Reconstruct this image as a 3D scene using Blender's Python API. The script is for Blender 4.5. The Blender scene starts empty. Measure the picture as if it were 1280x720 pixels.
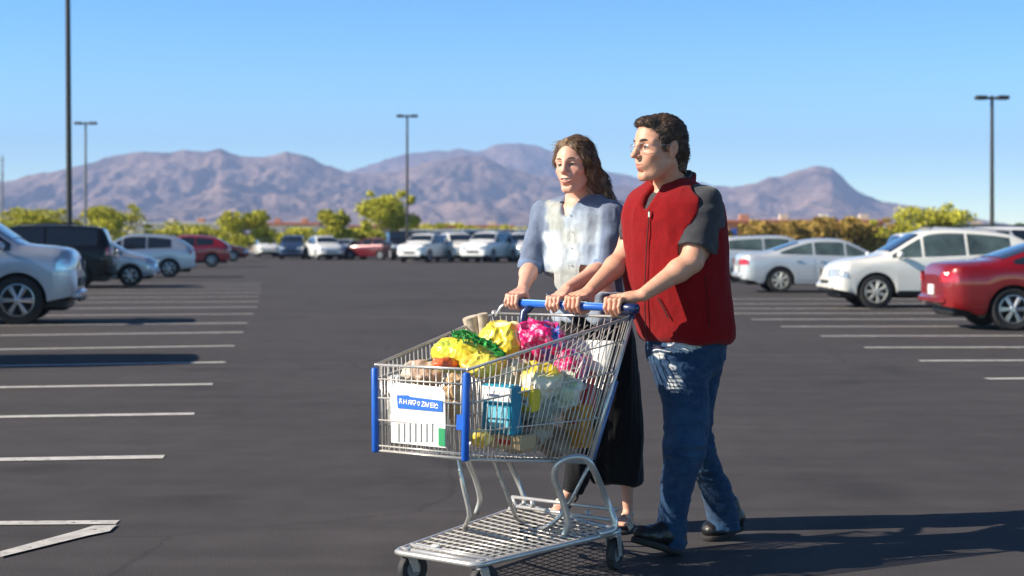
import bpy, math, random
import numpy as np
from mathutils import Vector, Matrix
random.seed(7); rng = np.random.default_rng(7)
S = bpy.context.scene
COL = S.collection
F = 2000.0; HC = 1.304; HOR = 300.0          # focal length in photo pixels, camera height, horizon row
R = math.radians

def G(px, py):                                # photo pixel -> point on the ground
    D = F*HC/(py-HOR)
    return Vector(((px-640)/F*D, D, 0.0))
def P(px, py, D):                             # photo pixel at distance D
    return Vector(((px-640)/F*D, D, HC-(py-HOR)/F*D))
def PZ(px, py, z):                            # photo pixel at height z
    D = (HC-z)*F/(py-HOR)
    return Vector(((px-640)/F*D, D, z))

# ------------------------------------------------------------------ materials
def mat(name, col, rough=.6, metal=0., noise=None, bump=0., bscale=40., spec=.5, coat=0., attr=None, sss=0., alpha=1., trans=0., emit=None):
    m = bpy.data.materials.new(name); m.use_nodes = True
    nt = m.node_tree; b = nt.nodes['Principled BSDF']
    b.inputs['Base Color'].default_value = (*col, 1)
    b.inputs['Roughness'].default_value = rough
    b.inputs['Metallic'].default_value = metal
    b.inputs['Specular IOR Level'].default_value = spec
    b.inputs['Coat Weight'].default_value = coat
    b.inputs['Coat Roughness'].default_value = .04
    if sss:
        b.inputs['Subsurface Weight'].default_value = sss
        b.inputs['Subsurface Radius'].default_value = (1., .35, .2)
        b.inputs['Subsurface Scale'].default_value = .008
    if trans: b.inputs['Transmission Weight'].default_value = trans
    b.inputs['Alpha'].default_value = alpha
    tc = nt.nodes.new('ShaderNodeTexCoord')
    src = None
    if attr:
        at = nt.nodes.new('ShaderNodeAttribute'); at.attribute_name = attr
        src = at.outputs['Color']
    if noise:
        amt, sc = noise[:2]
        n = nt.nodes.new('ShaderNodeTexNoise'); n.inputs['Scale'].default_value = sc; n.inputs['Detail'].default_value = 6
        nt.links.new(tc.outputs['Object'], n.inputs['Vector'])
        mr = nt.nodes.new('ShaderNodeMapRange'); mr.inputs['From Min'].default_value=.3; mr.inputs['From Max'].default_value=.7
        mr.inputs['To Min'].default_value = 1-amt; mr.inputs['To Max'].default_value = 1+amt
        nt.links.new(n.outputs['Fac'], mr.inputs['Value'])
        mx = nt.nodes.new('ShaderNodeVectorMath'); mx.operation='SCALE'
        if src: nt.links.new(src, mx.inputs[0])
        else: mx.inputs[0].default_value = col
        nt.links.new(mr.outputs['Result'], mx.inputs['Scale'])
        src = mx.outputs['Vector']
    if src: nt.links.new(src, b.inputs['Base Color'])
    if bump:
        n2 = nt.nodes.new('ShaderNodeTexNoise'); n2.inputs['Scale'].default_value = bscale; n2.inputs['Detail'].default_value = 5
        nt.links.new(tc.outputs['Object'], n2.inputs['Vector'])
        bp = nt.nodes.new('ShaderNodeBump'); bp.inputs['Strength'].default_value = bump; bp.inputs['Distance'].default_value = .01
        nt.links.new(n2.outputs['Fac'], bp.inputs['Height']); nt.links.new(bp.outputs['Normal'], b.inputs['Normal'])
    if emit:
        b.inputs['Emission Color'].default_value=(*emit[0],1); b.inputs['Emission Strength'].default_value=emit[1]
    return m

# ------------------------------------------------------------------ mesh builder
class MB:
    def __init__(s): s.v=[]; s.f=[]; s.c=[]
    def add(s, vs, fs):
        o=len(s.v); s.v += [tuple(v) for v in vs]; s.f += [tuple(i+o for i in f) for f in fs]
        return s
    def box(s, c, d, rot=None, bev=0.):
        c=Vector(c); x,y,z=[q/2 for q in d]
        if bev<=0:
            vs=[(-x,-y,-z),(x,-y,-z),(x,y,-z),(-x,y,-z),(-x,-y,z),(x,-y,z),(x,y,z),(-x,y,z)]
            fs=[(0,3,2,1),(4,5,6,7),(0,1,5,4),(1,2,6,5),(2,3,7,6),(3,0,4,7)]
        else:
            b=min(bev,x*.9,y*.9,z*.9); vs=[]; fs=[]
            for zz,k in ((-z,b),(-z+b,0),(z-b,0),(z,b)):
                X=x-k; Y=y-k; q=b
                vs+=[(-X+q,-Y,zz),(X-q,-Y,zz),(X,-Y+q,zz),(X,Y-q,zz),(X-q,Y,zz),(-X+q,Y,zz),(-X,Y-q,zz),(-X,-Y+q,zz)]
            for r in range(3):
                for i in range(8):
                    j=(i+1)%8; fs.append((r*8+i,r*8+j,r*8+8+j,r*8+8+i))
            fs.append(tuple(range(7,-1,-1))); fs.append(tuple(range(24,32)))
        vs=[Vector(v) for v in vs]
        if rot is not None: vs=[rot@v for v in vs]
        return s.add([v+c for v in vs], fs)
    def tube(s, pts, r, n=8, closed=False, cap=True):
        pts=[Vector(p) for p in pts]; m=len(pts)
        rs = r if isinstance(r,(list,tuple)) else [r]*m
        o=len(s.v); up=None
        for i,p in enumerate(pts):
            if closed: t=(pts[(i+1)%m]-pts[i-1])
            else: t=pts[min(i+1,m-1)]-pts[max(i-1,0)]
            t.normalize()
            if up is None:
                up = Vector((0,0,1)) if abs(t.z)<.9 else Vector((1,0,0))
            a=t.cross(up)
            if a.length<1e-5: a=t.cross(Vector((0,1,0)))
            a.normalize(); b=a.cross(t); up=b if abs(b.dot(t))<.5 else up
            for k in range(n):
                an=2*math.pi*k/n
                s.v.append(tuple(p+(a*math.cos(an)+b*math.sin(an))*rs[i]))
        for i in range(m if closed else m-1):
            j=(i+1)%m
            for k in range(n):
                l=(k+1)%n; s.f.append((o+i*n+k,o+j*n+k,o+j*n+l,o+i*n+l))
        if cap and not closed:
            s.f.append(tuple(o+k for k in range(n))); s.f.append(tuple(o+(m-1)*n+k for k in range(n-1,-1,-1)))
        return s
    def lathe(s, prof, c, axis=(0,0,1), n=24):    # prof: (radius, height along axis)
        c=Vector(c); ax=Vector(axis).normalized(); t=Vector((0,0,1)) if abs(ax.z)<.9 else Vector((1,0,0))
        a=ax.cross(t).normalized(); b=ax.cross(a); o=len(s.v)
        for (r,h) in prof:
            for k in range(n):
                an=2*math.pi*k/n; s.v.append(tuple(c+ax*h+(a*math.cos(an)+b*math.sin(an))*r))
        for i in range(len(prof)-1):
            for k in range(n):
                l=(k+1)%n; s.f.append((o+i*n+k,o+i*n+l,o+i*n+n+l,o+i*n+n+k))
        return s
    def ball(s, c, r, nu=14, nv=10, rot=None):
        c=Vector(c); r=r if isinstance(r,(tuple,list)) else (r,r,r); o=len(s.v)
        for j in range(nv+1):
            th=math.pi*j/nv
            for i in range(nu):
                ph=2*math.pi*i/nu
                v=Vector((r[0]*math.sin(th)*math.cos(ph), r[1]*math.sin(th)*math.sin(ph), r[2]*math.cos(th)))
                if rot is not None: v=rot@v
                s.v.append(tuple(c+v))
        for j in range(nv):
            for i in range(nu):
                k=(i+1)%nu; s.f.append((o+j*nu+i,o+j*nu+nu+i,o+j*nu+nu+k,o+j*nu+k))
        return s
    def grid(s, pts):     # pts[i][j]
        o=len(s.v); m=len(pts); n=len(pts[0])
        for row in pts:
            for p in row: s.v.append(tuple(p))
        for i in range(m-1):
            for j in range(n-1):
                s.f.append((o+i*n+j,o+i*n+n+j,o+i*n+n+j+1,o+i*n+j+1))
        return s
    def build(s, name, m, parent=None, off=None, smooth=False, cols=None):
        me=bpy.data.meshes.new(name)
        vs=s.v
        if off is not None: ox,oy,oz=off; vs=[(x-ox,y-oy,z-oz) for x,y,z in vs]
        me.from_pydata(vs,[],s.f); me.validate(); me.update()
        if m is not None:
            for q in (m if isinstance(m,(list,tuple)) else [m]): me.materials.append(q)
        if smooth:
            me.polygons.foreach_set('use_smooth',[True]*len(me.polygons))
            if smooth!=True: me.set_sharp_from_angle(angle=R(smooth))
        o=bpy.data.objects.new(name,me); COL.objects.link(o)
        if parent is not None: o.parent=parent
        return o

def mesh_np(name, V, Q, m, parent=None, off=(0,0,0), cols=None, tris=False):
    k=3 if tris else 4
    me=bpy.data.meshes.new(name); V=(V-np.array(off,dtype=V.dtype)).astype(np.float32)
    me.vertices.add(len(V)); me.vertices.foreach_set('co',V.ravel())
    me.loops.add(len(Q)*k); me.loops.foreach_set('vertex_index',Q.ravel().astype(np.int32))
    me.polygons.add(len(Q)); me.polygons.foreach_set('loop_start',np.arange(0,len(Q)*k,k,dtype=np.int32))
    me.polygons.foreach_set('use_smooth',np.ones(len(Q),dtype=bool))
    me.update(calc_edges=True)
    if cols is not None:
        a=me.color_attributes.new('Col','FLOAT_COLOR','POINT')
        c4=np.ones((len(V),4),dtype=np.float32); c4[:,:3]=cols; a.data.foreach_set('color',c4.ravel())
    if m is not None: me.materials.append(m)
    o=bpy.data.objects.new(name,me); COL.objects.link(o)
    if parent is not None: o.parent=parent
    return o

def thing(name,label,cat,loc=(0,0,0),rz=0.,group=None):
    o=bpy.data.objects.new(name,None); COL.objects.link(o); o.location=loc; o.rotation_euler=(0,0,rz)
    o.empty_display_size=.2
    o['label']=label; o['category']=cat
    if group: o['group']=group
    return o
def tag(o,label,cat,group=None):
    o['label']=label; o['category']=cat
    if group: o['group']=group
    return o
def struct(o): o['kind']='structure'; return o
def copy_tree(o,parent=None):
    c=o.copy(); COL.objects.link(c)
    if parent is not None: c.parent=parent
    for ch in list(o.children): copy_tree(ch,c)
    return c

# ------------------------------------------------------------------ numpy noise
_perm=rng.random((64,64,64)).astype(np.float32)
def vnoise(p):
    p=np.asarray(p,dtype=np.float64); i=np.floor(p).astype(int); f=(p-i); f=f*f*(3-2*f); i&=63; j=(i+1)&63
    x0,y0,z0=i[...,0],i[...,1],i[...,2]; x1,y1,z1=j[...,0],j[...,1],j[...,2]; fx,fy,fz=f[...,0],f[...,1],f[...,2]
    def L(a,b,t): return a+(b-a)*t
    return L(L(L(_perm[x0,y0,z0],_perm[x1,y0,z0],fx),L(_perm[x0,y1,z0],_perm[x1,y1,z0],fx),fy),
             L(L(_perm[x0,y0,z1],_perm[x1,y0,z1],fx),L(_perm[x0,y1,z1],_perm[x1,y1,z1],fx),fy),fz)
def fbm(p,o=4):
    s=0; a=.5; q=np.array(p,dtype=np.float64)
    for _ in range(o): s=s+a*vnoise(q); q=q*2.03+7.7; a*=.5
    return s/(1-.5**o)
def ridge(p,o=4):
    s=0; a=.5; q=np.array(p,dtype=np.float64)
    for _ in range(o): s=s+a*(1-np.abs(2*vnoise(q)-1)); q=q*2.07+3.1; a*=.5
    return s/(1-.5**o)

# ------------------------------------------------------------------ distance-field bodies
def spacing(lo,hi,base,fine=()):
    x=lo; out=[lo]
    while x<hi:
        h=base
        for a,b,fh in fine:
            if a<=x<=b: h=min(h,fh)
        x+=h; out.append(x)
    return np.array(out,dtype=np.float32)
class Field:
    def __init__(s,xs,ys,zs):
        s.x,s.y,s.z=xs,ys,zs
        s.f=np.full((len(xs),len(ys),len(zs)),.2,dtype=np.float32)
    def blk(s,lo,hi):
        i0,i1=np.searchsorted(s.x,[lo[0],hi[0]]); j0,j1=np.searchsorted(s.y,[lo[1],hi[1]]); k0,k1=np.searchsorted(s.z,[lo[2],hi[2]])
        if i0>=i1 or j0>=j1 or k0>=k1: return None
        sl=(slice(i0,i1),slice(j0,j1),slice(k0,k1))
        return sl, s.x[i0:i1][:,None,None], s.y[j0:j1][None,:,None], s.z[k0:k1][None,None,:]
    def op(s,sl,d,k,mode):
        a=s.f[sl]
        if mode=='u':
            if k<=0: s.f[sl]=np.minimum(a,d); return
            h=np.maximum(k-np.abs(a-d),0)/k; s.f[sl]=np.minimum(a,d)-h*h*k*.25
        elif mode=='s':
            d=-d
            if k<=0: s.f[sl]=np.maximum(a,d); return
            h=np.maximum(k-np.abs(a-d),0)/k; s.f[sl]=np.maximum(a,d)+h*h*k*.25
    def cone(s,a,b,r1,r2,k=.01,mode='u'):
        a=np.array(a,dtype=np.float32); b=np.array(b,dtype=np.float32); m=max(r1,r2)+k+.02
        B=s.blk(np.minimum(a,b)-m,np.maximum(a,b)+m)
        if B is None: return s
        sl,X,Y,Z=B; ba=b-a; L2=float(ba@ba)+1e-12
        px,py,pz=X-a[0],Y-a[1],Z-a[2]
        t=np.clip((px*ba[0]+py*ba[1]+pz*ba[2])/L2,0,1)
        d=np.sqrt((px-t*ba[0])**2+(py-t*ba[1])**2+(pz-t*ba[2])**2)-(r1+(r2-r1)*t)
        s.op(sl,d,k,mode); return s
    def ell(s,c,r,rot=None,k=.01,mode='u'):      # rot: 3x3 columns = local axes
        c=np.array(c,dtype=np.float32); m=max(r)+k+.02
        B=s.blk(c-m,c+m)
        if B is None: return s
        sl,X,Y,Z=B; px,py,pz=X-c[0],Y-c[1],Z-c[2]
        if rot is not None:
            M=np.array(rot,dtype=np.float32)
            px,py,pz=[px*M[0,i]+py*M[1,i]+pz*M[2,i] for i in range(3)]
        k0=np.sqrt((px/r[0])**2+(py/r[1])**2+(pz/r[2])**2); k1=np.sqrt((px/r[0]**2)**2+(py/r[1]**2)**2+(pz/r[2]**2)**2)+1e-9
        s.op(sl,k0*(k0-1)/k1,k,mode); return s
    def vloft(s,keys,yaw=0.,k=.01,mode='u',p=2.,rnd=.02):   # keys (z,cx,cy,a,b), axes turned by yaw
        K=np.array(sorted(keys),dtype=np.float32); m=float(K[:,3:5].max())+k+.03
        lo=np.array([K[:,1].min()-m,K[:,2].min()-m,K[0,0]-k-.02]); hi=np.array([K[:,1].max()+m,K[:,2].max()+m,K[-1,0]+k+.02])
        B=s.blk(lo,hi)
        if B is None: return s
        sl,X,Y,Z=B; zz=Z[0,0,:]
        def sm(col):   # smooth interpolation
            zs=np.linspace(K[0,0],K[-1,0],200); v=np.interp(zs,K[:,0],K[:,col]); w=np.ones(13)/13
            v=np.convolve(np.pad(v,6,mode='edge'),w,'valid'); return np.interp(zz,zs,v)
        cx,cy,a,b=[sm(i)[None,None,:] for i in (1,2,3,4)]
        u=X-cx; v=Y-cy; c_,s_=math.cos(yaw),math.sin(yaw)
        u,v=u*c_+v*s_,-u*s_+v*c_
        q=(np.abs(u/a)**p+np.abs(v/b)**p)**(1/p)
        rr=np.sqrt(u*u+v*v)+1e-6
        d=rr*(1-1/np.maximum(q,1e-3))
        dz=np.maximum(Z-K[-1,0],K[0,0]-Z)+rnd
        d=d+rnd
        d=np.minimum(np.maximum(d,dz),0)+np.sqrt(np.maximum(d,0)**2+np.maximum(dz,0)**2)-rnd
        s.op(sl,d.astype(np.float32),k,mode); return s
    def half(s,pt,n,c=None,rad=None):      # keep the side where (p-pt).n < 0, only inside a ball
        pt=np.array(pt); n=np.array(n)/np.linalg.norm(n)
        if rad: B=s.blk(np.array(c)-rad,np.array(c)+rad)
        else: B=s.blk([-99]*3,[99]*3)
        sl,X,Y,Z=B
        d=((X-pt[0])*n[0]+(Y-pt[1])*n[1]+(Z-pt[2])*n[2]).astype(np.float32)
        s.f[sl]=np.maximum(s.f[sl],d); return s
    def mesh(s):
        f=s.f; ins=f<0; nx,ny,nz=f.shape
        c=ins[:-1,:-1,:-1].astype(np.int8)
        tot=sum(ins[i:nx-1+i,j:ny-1+j,k:nz-1+k].astype(np.int8) for i in (0,1) for j in (0,1) for k in (0,1))
        act=(tot>0)&(tot<8); I,J,K=np.nonzero(act)
        idx=-np.ones(act.shape,dtype=np.int32); idx[I,J,K]=np.arange(len(I))
        acc=np.zeros((len(I),3)); cnt=np.zeros(len(I))
        X,Y,Z=s.x.astype(float),s.y.astype(float),s.z.astype(float)
        cor=[(i,j,k) for i in (0,1) for j in (0,1) for k in (0,1)]
        for a in cor:
            for ax in range(3):
                if a[ax]: continue
                b=list(a); b[ax]=1
                fa=f[I+a[0],J+a[1],K+a[2]]; fb=f[I+b[0],J+b[1],K+b[2]]
                m=(fa<0)!=(fb<0); t=np.where(m,fa/(fa-fb+1e-12),0)
                pa=np.stack([X[I+a[0]],Y[J+a[1]],Z[K+a[2]]],1); pb=np.stack([X[I+b[0]],Y[J+b[1]],Z[K+b[2]]],1)
                q=pa+(pb-pa)*t[:,None]; acc[m]+=q[m]; cnt[m]+=1
        V=acc/np.maximum(cnt,1)[:,None]
        Q=[]
        # edges along x, y, z
        e=ins[:-1,1:-1,1:-1]!=ins[1:,1:-1,1:-1]; i,j,k=np.nonzero(e); j=j+1; k=k+1
        q=np.stack([idx[i,j-1,k-1],idx[i,j,k-1],idx[i,j,k],idx[i,j-1,k]],1); fl=~ins[i,j,k]; q[fl]=q[fl][:,::-1]; Q.append(q)
        e=ins[1:-1,:-1,1:-1]!=ins[1:-1,1:,1:-1]; i,j,k=np.nonzero(e); i=i+1; k=k+1
        q=np.stack([idx[i-1,j,k-1],idx[i-1,j,k],idx[i,j,k],idx[i,j,k-1]],1); fl=~ins[i,j,k]; q[fl]=q[fl][:,::-1]; Q.append(q)
        e=ins[1:-1,1:-1,:-1]!=ins[1:-1,1:-1,1:]; i,j,k=np.nonzero(e); i=i+1; j=j+1
        q=np.stack([idx[i-1,j-1,k],idx[i,j-1,k],idx[i,j,k],idx[i-1,j,k]],1); fl=~ins[i,j,k]; q[fl]=q[fl][:,::-1]; Q.append(q)
        Q=np.concatenate(Q); Q=Q[(Q>=0).all(1)]
        return V,Q
def normals(V,Q):
    n=np.cross(V[Q[:,2]]-V[Q[:,0]],V[Q[:,3]]-V[Q[:,1]]); N=np.zeros_like(V)
    for i in range(4): np.add.at(N,Q[:,i],n)
    return N/(np.linalg.norm(N,axis=1)[:,None]+1e-12)
def relax(V,Q,it=1,lam=.5):
    for _ in range(it):
        A=np.zeros_like(V); c=np.zeros(len(V))
        for a,b in ((0,1),(1,2),(2,3),(3,0)):
            np.add.at(A,Q[:,a],V[Q[:,b]]); np.add.at(A,Q[:,b],V[Q[:,a]]); np.add.at(c,Q[:,a],1); np.add.at(c,Q[:,b],1)
        V=V+(A/np.maximum(c,1)[:,None]-V)*lam
    return V
# ================================================================== camera, light, sky
cam=bpy.data.cameras.new('camera'); co=bpy.data.objects.new('camera',cam); COL.objects.link(co); S.camera=co
co.location=(0,0,HC); co.rotation_euler=(R(90),0,0)
cam.sensor_width=36; cam.lens=36*F/1280; cam.shift_y=-(360-HOR)/1280; cam.clip_start=.1; cam.clip_end=30000
cam.dof.use_dof=True; cam.dof.focus_distance=6.65; cam.dof.aperture_fstop=3.3
SUN_EL=31.; SH=R(11)                              # elevation; shadows fall right and 11 degrees away
shadow=Vector((math.cos(SH)*math.cos(R(SUN_EL)),math.sin(SH)*math.cos(R(SUN_EL)),-math.sin(R(SUN_EL))))
sl=bpy.data.lights.new('sun','SUN'); so=bpy.data.objects.new('sun',sl); COL.objects.link(so)
sl.energy=4.9; sl.angle=R(.5); sl.color=(1,.90,.76)
so.rotation_euler=shadow.to_track_quat('-Z','Y').to_euler()
w=bpy.data.worlds.new('World'); S.world=w; w.use_nodes=True; nt=w.node_tree; bg=nt.nodes['Background']
sk=nt.nodes.new('ShaderNodeTexSky'); sk.sky_type='NISHITA'; sk.sun_disc=False; sk.sun_elevation=R(SUN_EL)
tosun=-shadow; sk.sun_rotation=math.atan2(tosun.x,tosun.y); sk.altitude=800; sk.air_density=1.; sk.dust_density=.2; sk.ozone_density=2.5
tc=nt.nodes.new('ShaderNodeTexCoord'); mp=nt.nodes.new('ShaderNodeMapping'); mp.inputs['Scale'].default_value=(1,1,1.7); mp.inputs['Location'].default_value=(0,0,.02)
nt.links.new(tc.outputs['Generated'],mp.inputs['Vector']); nt.links.new(mp.outputs['Vector'],sk.inputs['Vector'])
hs=nt.nodes.new('ShaderNodeHueSaturation'); hs.inputs['Saturation'].default_value=1.3; hs.inputs['Value'].default_value=2.2; nt.links.new(sk.outputs['Color'],hs.inputs['Color']); 
sx=nt.nodes.new('ShaderNodeSeparateXYZ'); nt.links.new(tc.outputs['Generated'],sx.inputs['Vector'])
cr=nt.nodes.new('ShaderNodeValToRGB'); e=cr.color_ramp.elements; e[0].position=0.; e[0].color=(1.42,1.24,.86,1); e[1].position=.16; e[1].color=(.43,.75,.76,1)
q=e.new(.07); q.color=(.92,1.0,.86,1); q=e.new(.34); q.color=(.13,.18,.21,1)
nt.links.new(sx.outputs['Z'],cr.inputs['Fac'])
ml=nt.nodes.new('ShaderNodeMixRGB'); ml.blend_type='MULTIPLY'; ml.inputs['Fac'].default_value=1; nt.links.new(hs.outputs['Color'],ml.inputs[1]); nt.links.new(cr.outputs['Color'],ml.inputs[2])
nt.links.new(ml.outputs[0],bg.inputs['Color']); bg.inputs['Strength'].default_value=.09
S.view_settings.view_transform='Standard'; S.view_settings.look='None'; S.view_settings.exposure=1.02; S.view_settings.gamma=1.
S.view_settings.use_curve_mapping=False

# ================================================================== ground
M={}
def asphalt():
    m=bpy.data.materials.new('asphalt'); m.use_nodes=True; nt=m.node_tree; b=nt.nodes['Principled BSDF']; N=nt.nodes; L=nt.links
    tc=N.new('ShaderNodeTexCoord')
    def noise(sc,det=4):
        n=N.new('ShaderNodeTexNoise'); n.inputs['Scale'].default_value=sc; n.inputs['Detail'].default_value=det; L.new(tc.outputs['Object'],n.inputs['Vector']); return n.outputs['Fac']
    big,mid,fine=noise(.25,5),noise(3.5,6),noise(170,2)
    st=N.new('ShaderNodeMapping'); st.inputs['Scale'].default_value=(.35,3.,1); st.inputs['Rotation'].default_value=(0,0,R(-10)); L.new(tc.outputs['Object'],st.inputs['Vector'])
    ns=N.new('ShaderNodeTexNoise'); ns.inputs['Scale'].default_value=1.; ns.inputs['Detail'].default_value=4; L.new(st.outputs['Vector'],ns.inputs['Vector'])
    def mr(o,a,c,lo=.3,hi=.7):
        x=N.new('ShaderNodeMapRange'); x.inputs['From Min'].default_value=lo; x.inputs['From Max'].default_value=hi; x.inputs['To Min'].default_value=a; x.inputs['To Max'].default_value=c; L.new(o,x.inputs['Value']); return x.outputs['Result']
    def mul(a,c):
        x=N.new('ShaderNodeMath'); x.operation='MULTIPLY'; L.new(a,x.inputs[0]); L.new(c,x.inputs[1]); return x.outputs[0]
    v=mul(mul(mul(mr(big,.86,1.14),mr(mid,.88,1.12)),mr(fine,.45,1.6)),mr(ns.outputs['Fac'],.88,1.12))
    vor=N.new('ShaderNodeTexVoronoi'); vor.feature='DISTANCE_TO_EDGE'; vor.inputs['Scale'].default_value=.22
    dn=N.new('ShaderNodeMixRGB'); dn.blend_type='ADD'; dn.inputs['Fac'].default_value=.35
    nn=N.new('ShaderNodeTexNoise'); nn.inputs['Scale'].default_value=1.2; nn.inputs['Detail'].default_value=6; L.new(tc.outputs['Object'],nn.inputs['Vector'])
    L.new(tc.outputs['Object'],dn.inputs[1]); L.new(nn.outputs['Color'],dn.inputs[2]); L.new(dn.outputs[0],vor.inputs['Vector'])
    crack=mr(vor.outputs['Distance'],.72,1.,.0,.0045)
    v=mul(v,crack)
    so_=noise(.9,3); v=mul(v,mr(so_,.72,1.,.30,.42))
    vm=N.new('ShaderNodeVectorMath'); vm.operation='SCALE'; vm.inputs[0].default_value=(.056,.0505,.051); L.new(v,vm.inputs['Scale']); L.new(vm.outputs['Vector'],b.inputs['Base Color'])
    b.inputs['Roughness'].default_value=.88; b.inputs['Specular IOR Level'].default_value=.3
    bp=N.new('ShaderNodeBump'); bp.inputs['Strength'].default_value=.55; bp.inputs['Distance'].default_value=.006; L.new(fine,bp.inputs['Height']); L.new(bp.outputs['Normal'],b.inputs['Normal'])
    return m
M['asphalt']=asphalt()
M['sand']=mat('desert_soil',(.30,.23,.16),.95,noise=(.25,.02))
def sheet(name,x0,x1,y0,y1,z,m,nx=1,ny=1):
    b=MB(); b.grid([[(x0+(x1-x0)*i/nx,y0+(y1-y0)*j/ny,z) for j in range(ny+1)] for i in range(nx+1)])
    b.f=[f[::1] for f in b.f]
    return struct(b.build(name,m))
sheet('ground',-9000,9000,-400,9500,-.01,M['sand'])
sheet('parking_lot',-160,160,-25,150,0,M['asphalt'])
# painted stall lines
pm=mat('road_paint',(.50,.48,.45),.8,noise=(.22,9.))
nt=pm.node_tree   # worn paint: patches where the asphalt shows
bs=nt.nodes['Principled BSDF']; tcn=[n for n in nt.nodes if n.type=='TEX_COORD'][0]
n=nt.nodes.new('ShaderNodeTexNoise'); n.inputs['Scale'].default_value=26; n.inputs['Detail'].default_value=8; nt.links.new(tcn.outputs['Object'],n.inputs['Vector'])
cr=nt.nodes.new('ShaderNodeMapRange'); cr.inputs['From Min'].default_value=.60; cr.inputs['From Max'].default_value=.72; nt.links.new(n.outputs['Fac'],cr.inputs['Value'])
mx=nt.nodes.new('ShaderNodeMixRGB'); mx.inputs[2].default_value=(.08,.072,.07,1); src=bs.inputs['Base Color'].links[0].from_socket
nt.links.new(src,mx.inputs[1]); nt.links.new(cr.outputs['Result'],mx.inputs['Fac']); nt.links.new(mx.outputs[0],bs.inputs['Base Color'])
def line(a,b,wd=.11,ext=0.):
    a=G(*a); b=G(*b); d=(b-a).normalized(); b=b+d*ext; n=Vector((-d.y,d.x,0))*wd/2
    m=MB(); z=Vector((0,0,.004)); m.add([a-n+z,b-n+z,b+n+z,a+n+z],[(0,1,2,3)])
    m.f=[f[::-1] if (m.v[1][0]-m.v[0][0])*(m.v[3][1]-m.v[0][1])-(m.v[1][1]-m.v[0][1])*(m.v[3][0]-m.v[0][0])<0 else f for f in m.f]
    return struct(m.build('parking_line',pm))
for (xe,ye,yl) in ((147,653.5,654.6),(205,571.5,575),(243,517.5,521.5),(266,480.5,484.5),(282,453,457.5),(293,432.5,437),(304,415.5,419.5),(309,404,407),(317,392.5,395),(321,384,386.5),(323,377,379),(324,371,373),(325,366,367),(326,361.5,362.5),(327,357.5,358.5),(328,354,355)):
    line((xe,ye),(0,yl),.15 if ye<600 else .10,3.)
for (xe,ye) in ((846,374),(862,380),(880,386),(905,392),(939,399.5),(976,408.5),(1026,420.3),(1081,434.7),(1149,451.2),(1233,473.8)):
    line((xe,ye),(1280,ye-.4),.15,4.)
m=MB(); pts=[(147,651.5),(143,660),(117,662.5),(0,699),(0,690.5),(104,655.5)]
pts=[(146,650),(140,667),(0,699.5),(0,690.5),(98,660.5),(112,657.5)]
pts=[(146,658),(137,666),(110,671.5),(0,698.5),(0,691.5),(98,665),(117,659)]
m.add([G(*p)+Vector((0,0,.008)) for p in pts],[(6,5,4,3,2,1,0)]); o=struct(m.build('painted_arrow',pm))

# ================================================================== mountains
def mountains(name,skyl,r0,depth,seed,front=2600,base_h=0.,nth=760,nr=190):
    px=np.linspace(-420,1700,nth); sx=[a for a,b in skyl]; sy=[b for a,b in skyl]
    el=(HOR-np.interp(px,sx,sy))/F
    r=np.concatenate([np.linspace(r0-front,r0,nr),np.linspace(r0,r0+depth,25)[1:]])
    PX,RR=np.meshgrid(px,r,indexing='ij'); EL=np.repeat(el[:,None],len(r),1)
    t=np.clip((RR-(r0-front))/front,0,1)
    prof=np.where(RR<=r0,(t**1.7),1-((RR-r0)/depth)**1.3)
    X=(PX-640)/F*RR; Y=RR
    q=np.stack([X/620,Y/900,np.full_like(X,seed)],-1)
    wob=fbm(np.stack([X/900,Y/900,np.full_like(X,seed+5)],-1),3)
    rg=ridge(np.stack([X/330+wob*1.8,Y/1150,np.full_like(X,seed)],-1),5)
    rg2=ridge(np.stack([X/120+wob*3,Y/260,np.full_like(X,seed+9)],-1),4)
    crest=np.clip((1-t)*5,0,1)
    crest=np.where(RR>r0,0,crest)
    Hh=EL*r0*prof
    amp=np.clip(Hh/60,0,1)*(.35+.65*prof)
    Z=Hh*(1-.42*crest*(1-rg)*2.1)+amp*crest*(rg2-.62)*105
    Z+= (fbm(np.stack([X/60,Y/60,np.full_like(X,seed)],-1),3)-.5)*24*amp
    Z=Z+HC*0 -3
    Z=np.maximum(Z,-5)
    V=np.stack([X,Y,Z],-1).reshape(-1,3); n1,n2=X.shape
    i,j=np.meshgrid(np.arange(n1-1),np.arange(n2-1),indexing='ij'); a=(i*n2+j).ravel()
    Q=np.stack([a,a+n2,a+n2+1,a+1],1)
    o=mesh_np(name,V,Q,M['rock']); return struct(o)
m=mat('desert_rock',(.36,.25,.20),.95); M['rock']=m
nt=m.node_tree; b=nt.nodes['Principled BSDF']; tc=[n for n in nt.nodes if n.type=='TEX_COORD'][0]
n1=nt.nodes.new('ShaderNodeTexNoise'); n1.inputs['Scale'].default_value=.006; n1.inputs['Detail'].default_value=8; nt.links.new(tc.outputs['Object'],n1.inputs['Vector'])
rp=nt.nodes.new('ShaderNodeValToRGB'); rp.color_ramp.elements[0].position=.35; rp.color_ramp.elements[0].color=(.11,.08,.075,1); rp.color_ramp.elements[1].position=.65; rp.color_ramp.elements[1].color=(.31,.215,.175,1)
nt.links.new(n1.outputs['Fac'],rp.inputs['Fac']); nt.links.new(rp.outputs['Color'],b.inputs['Base Color'])
b.inputs['Specular IOR Level'].default_value=.1
n3=nt.nodes.new('ShaderNodeTexNoise'); n3.inputs['Scale'].default_value=.018; n3.inputs['Detail'].default_value=8; nt.links.new(tc.outputs['Object'],n3.inputs['Vector'])
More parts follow.
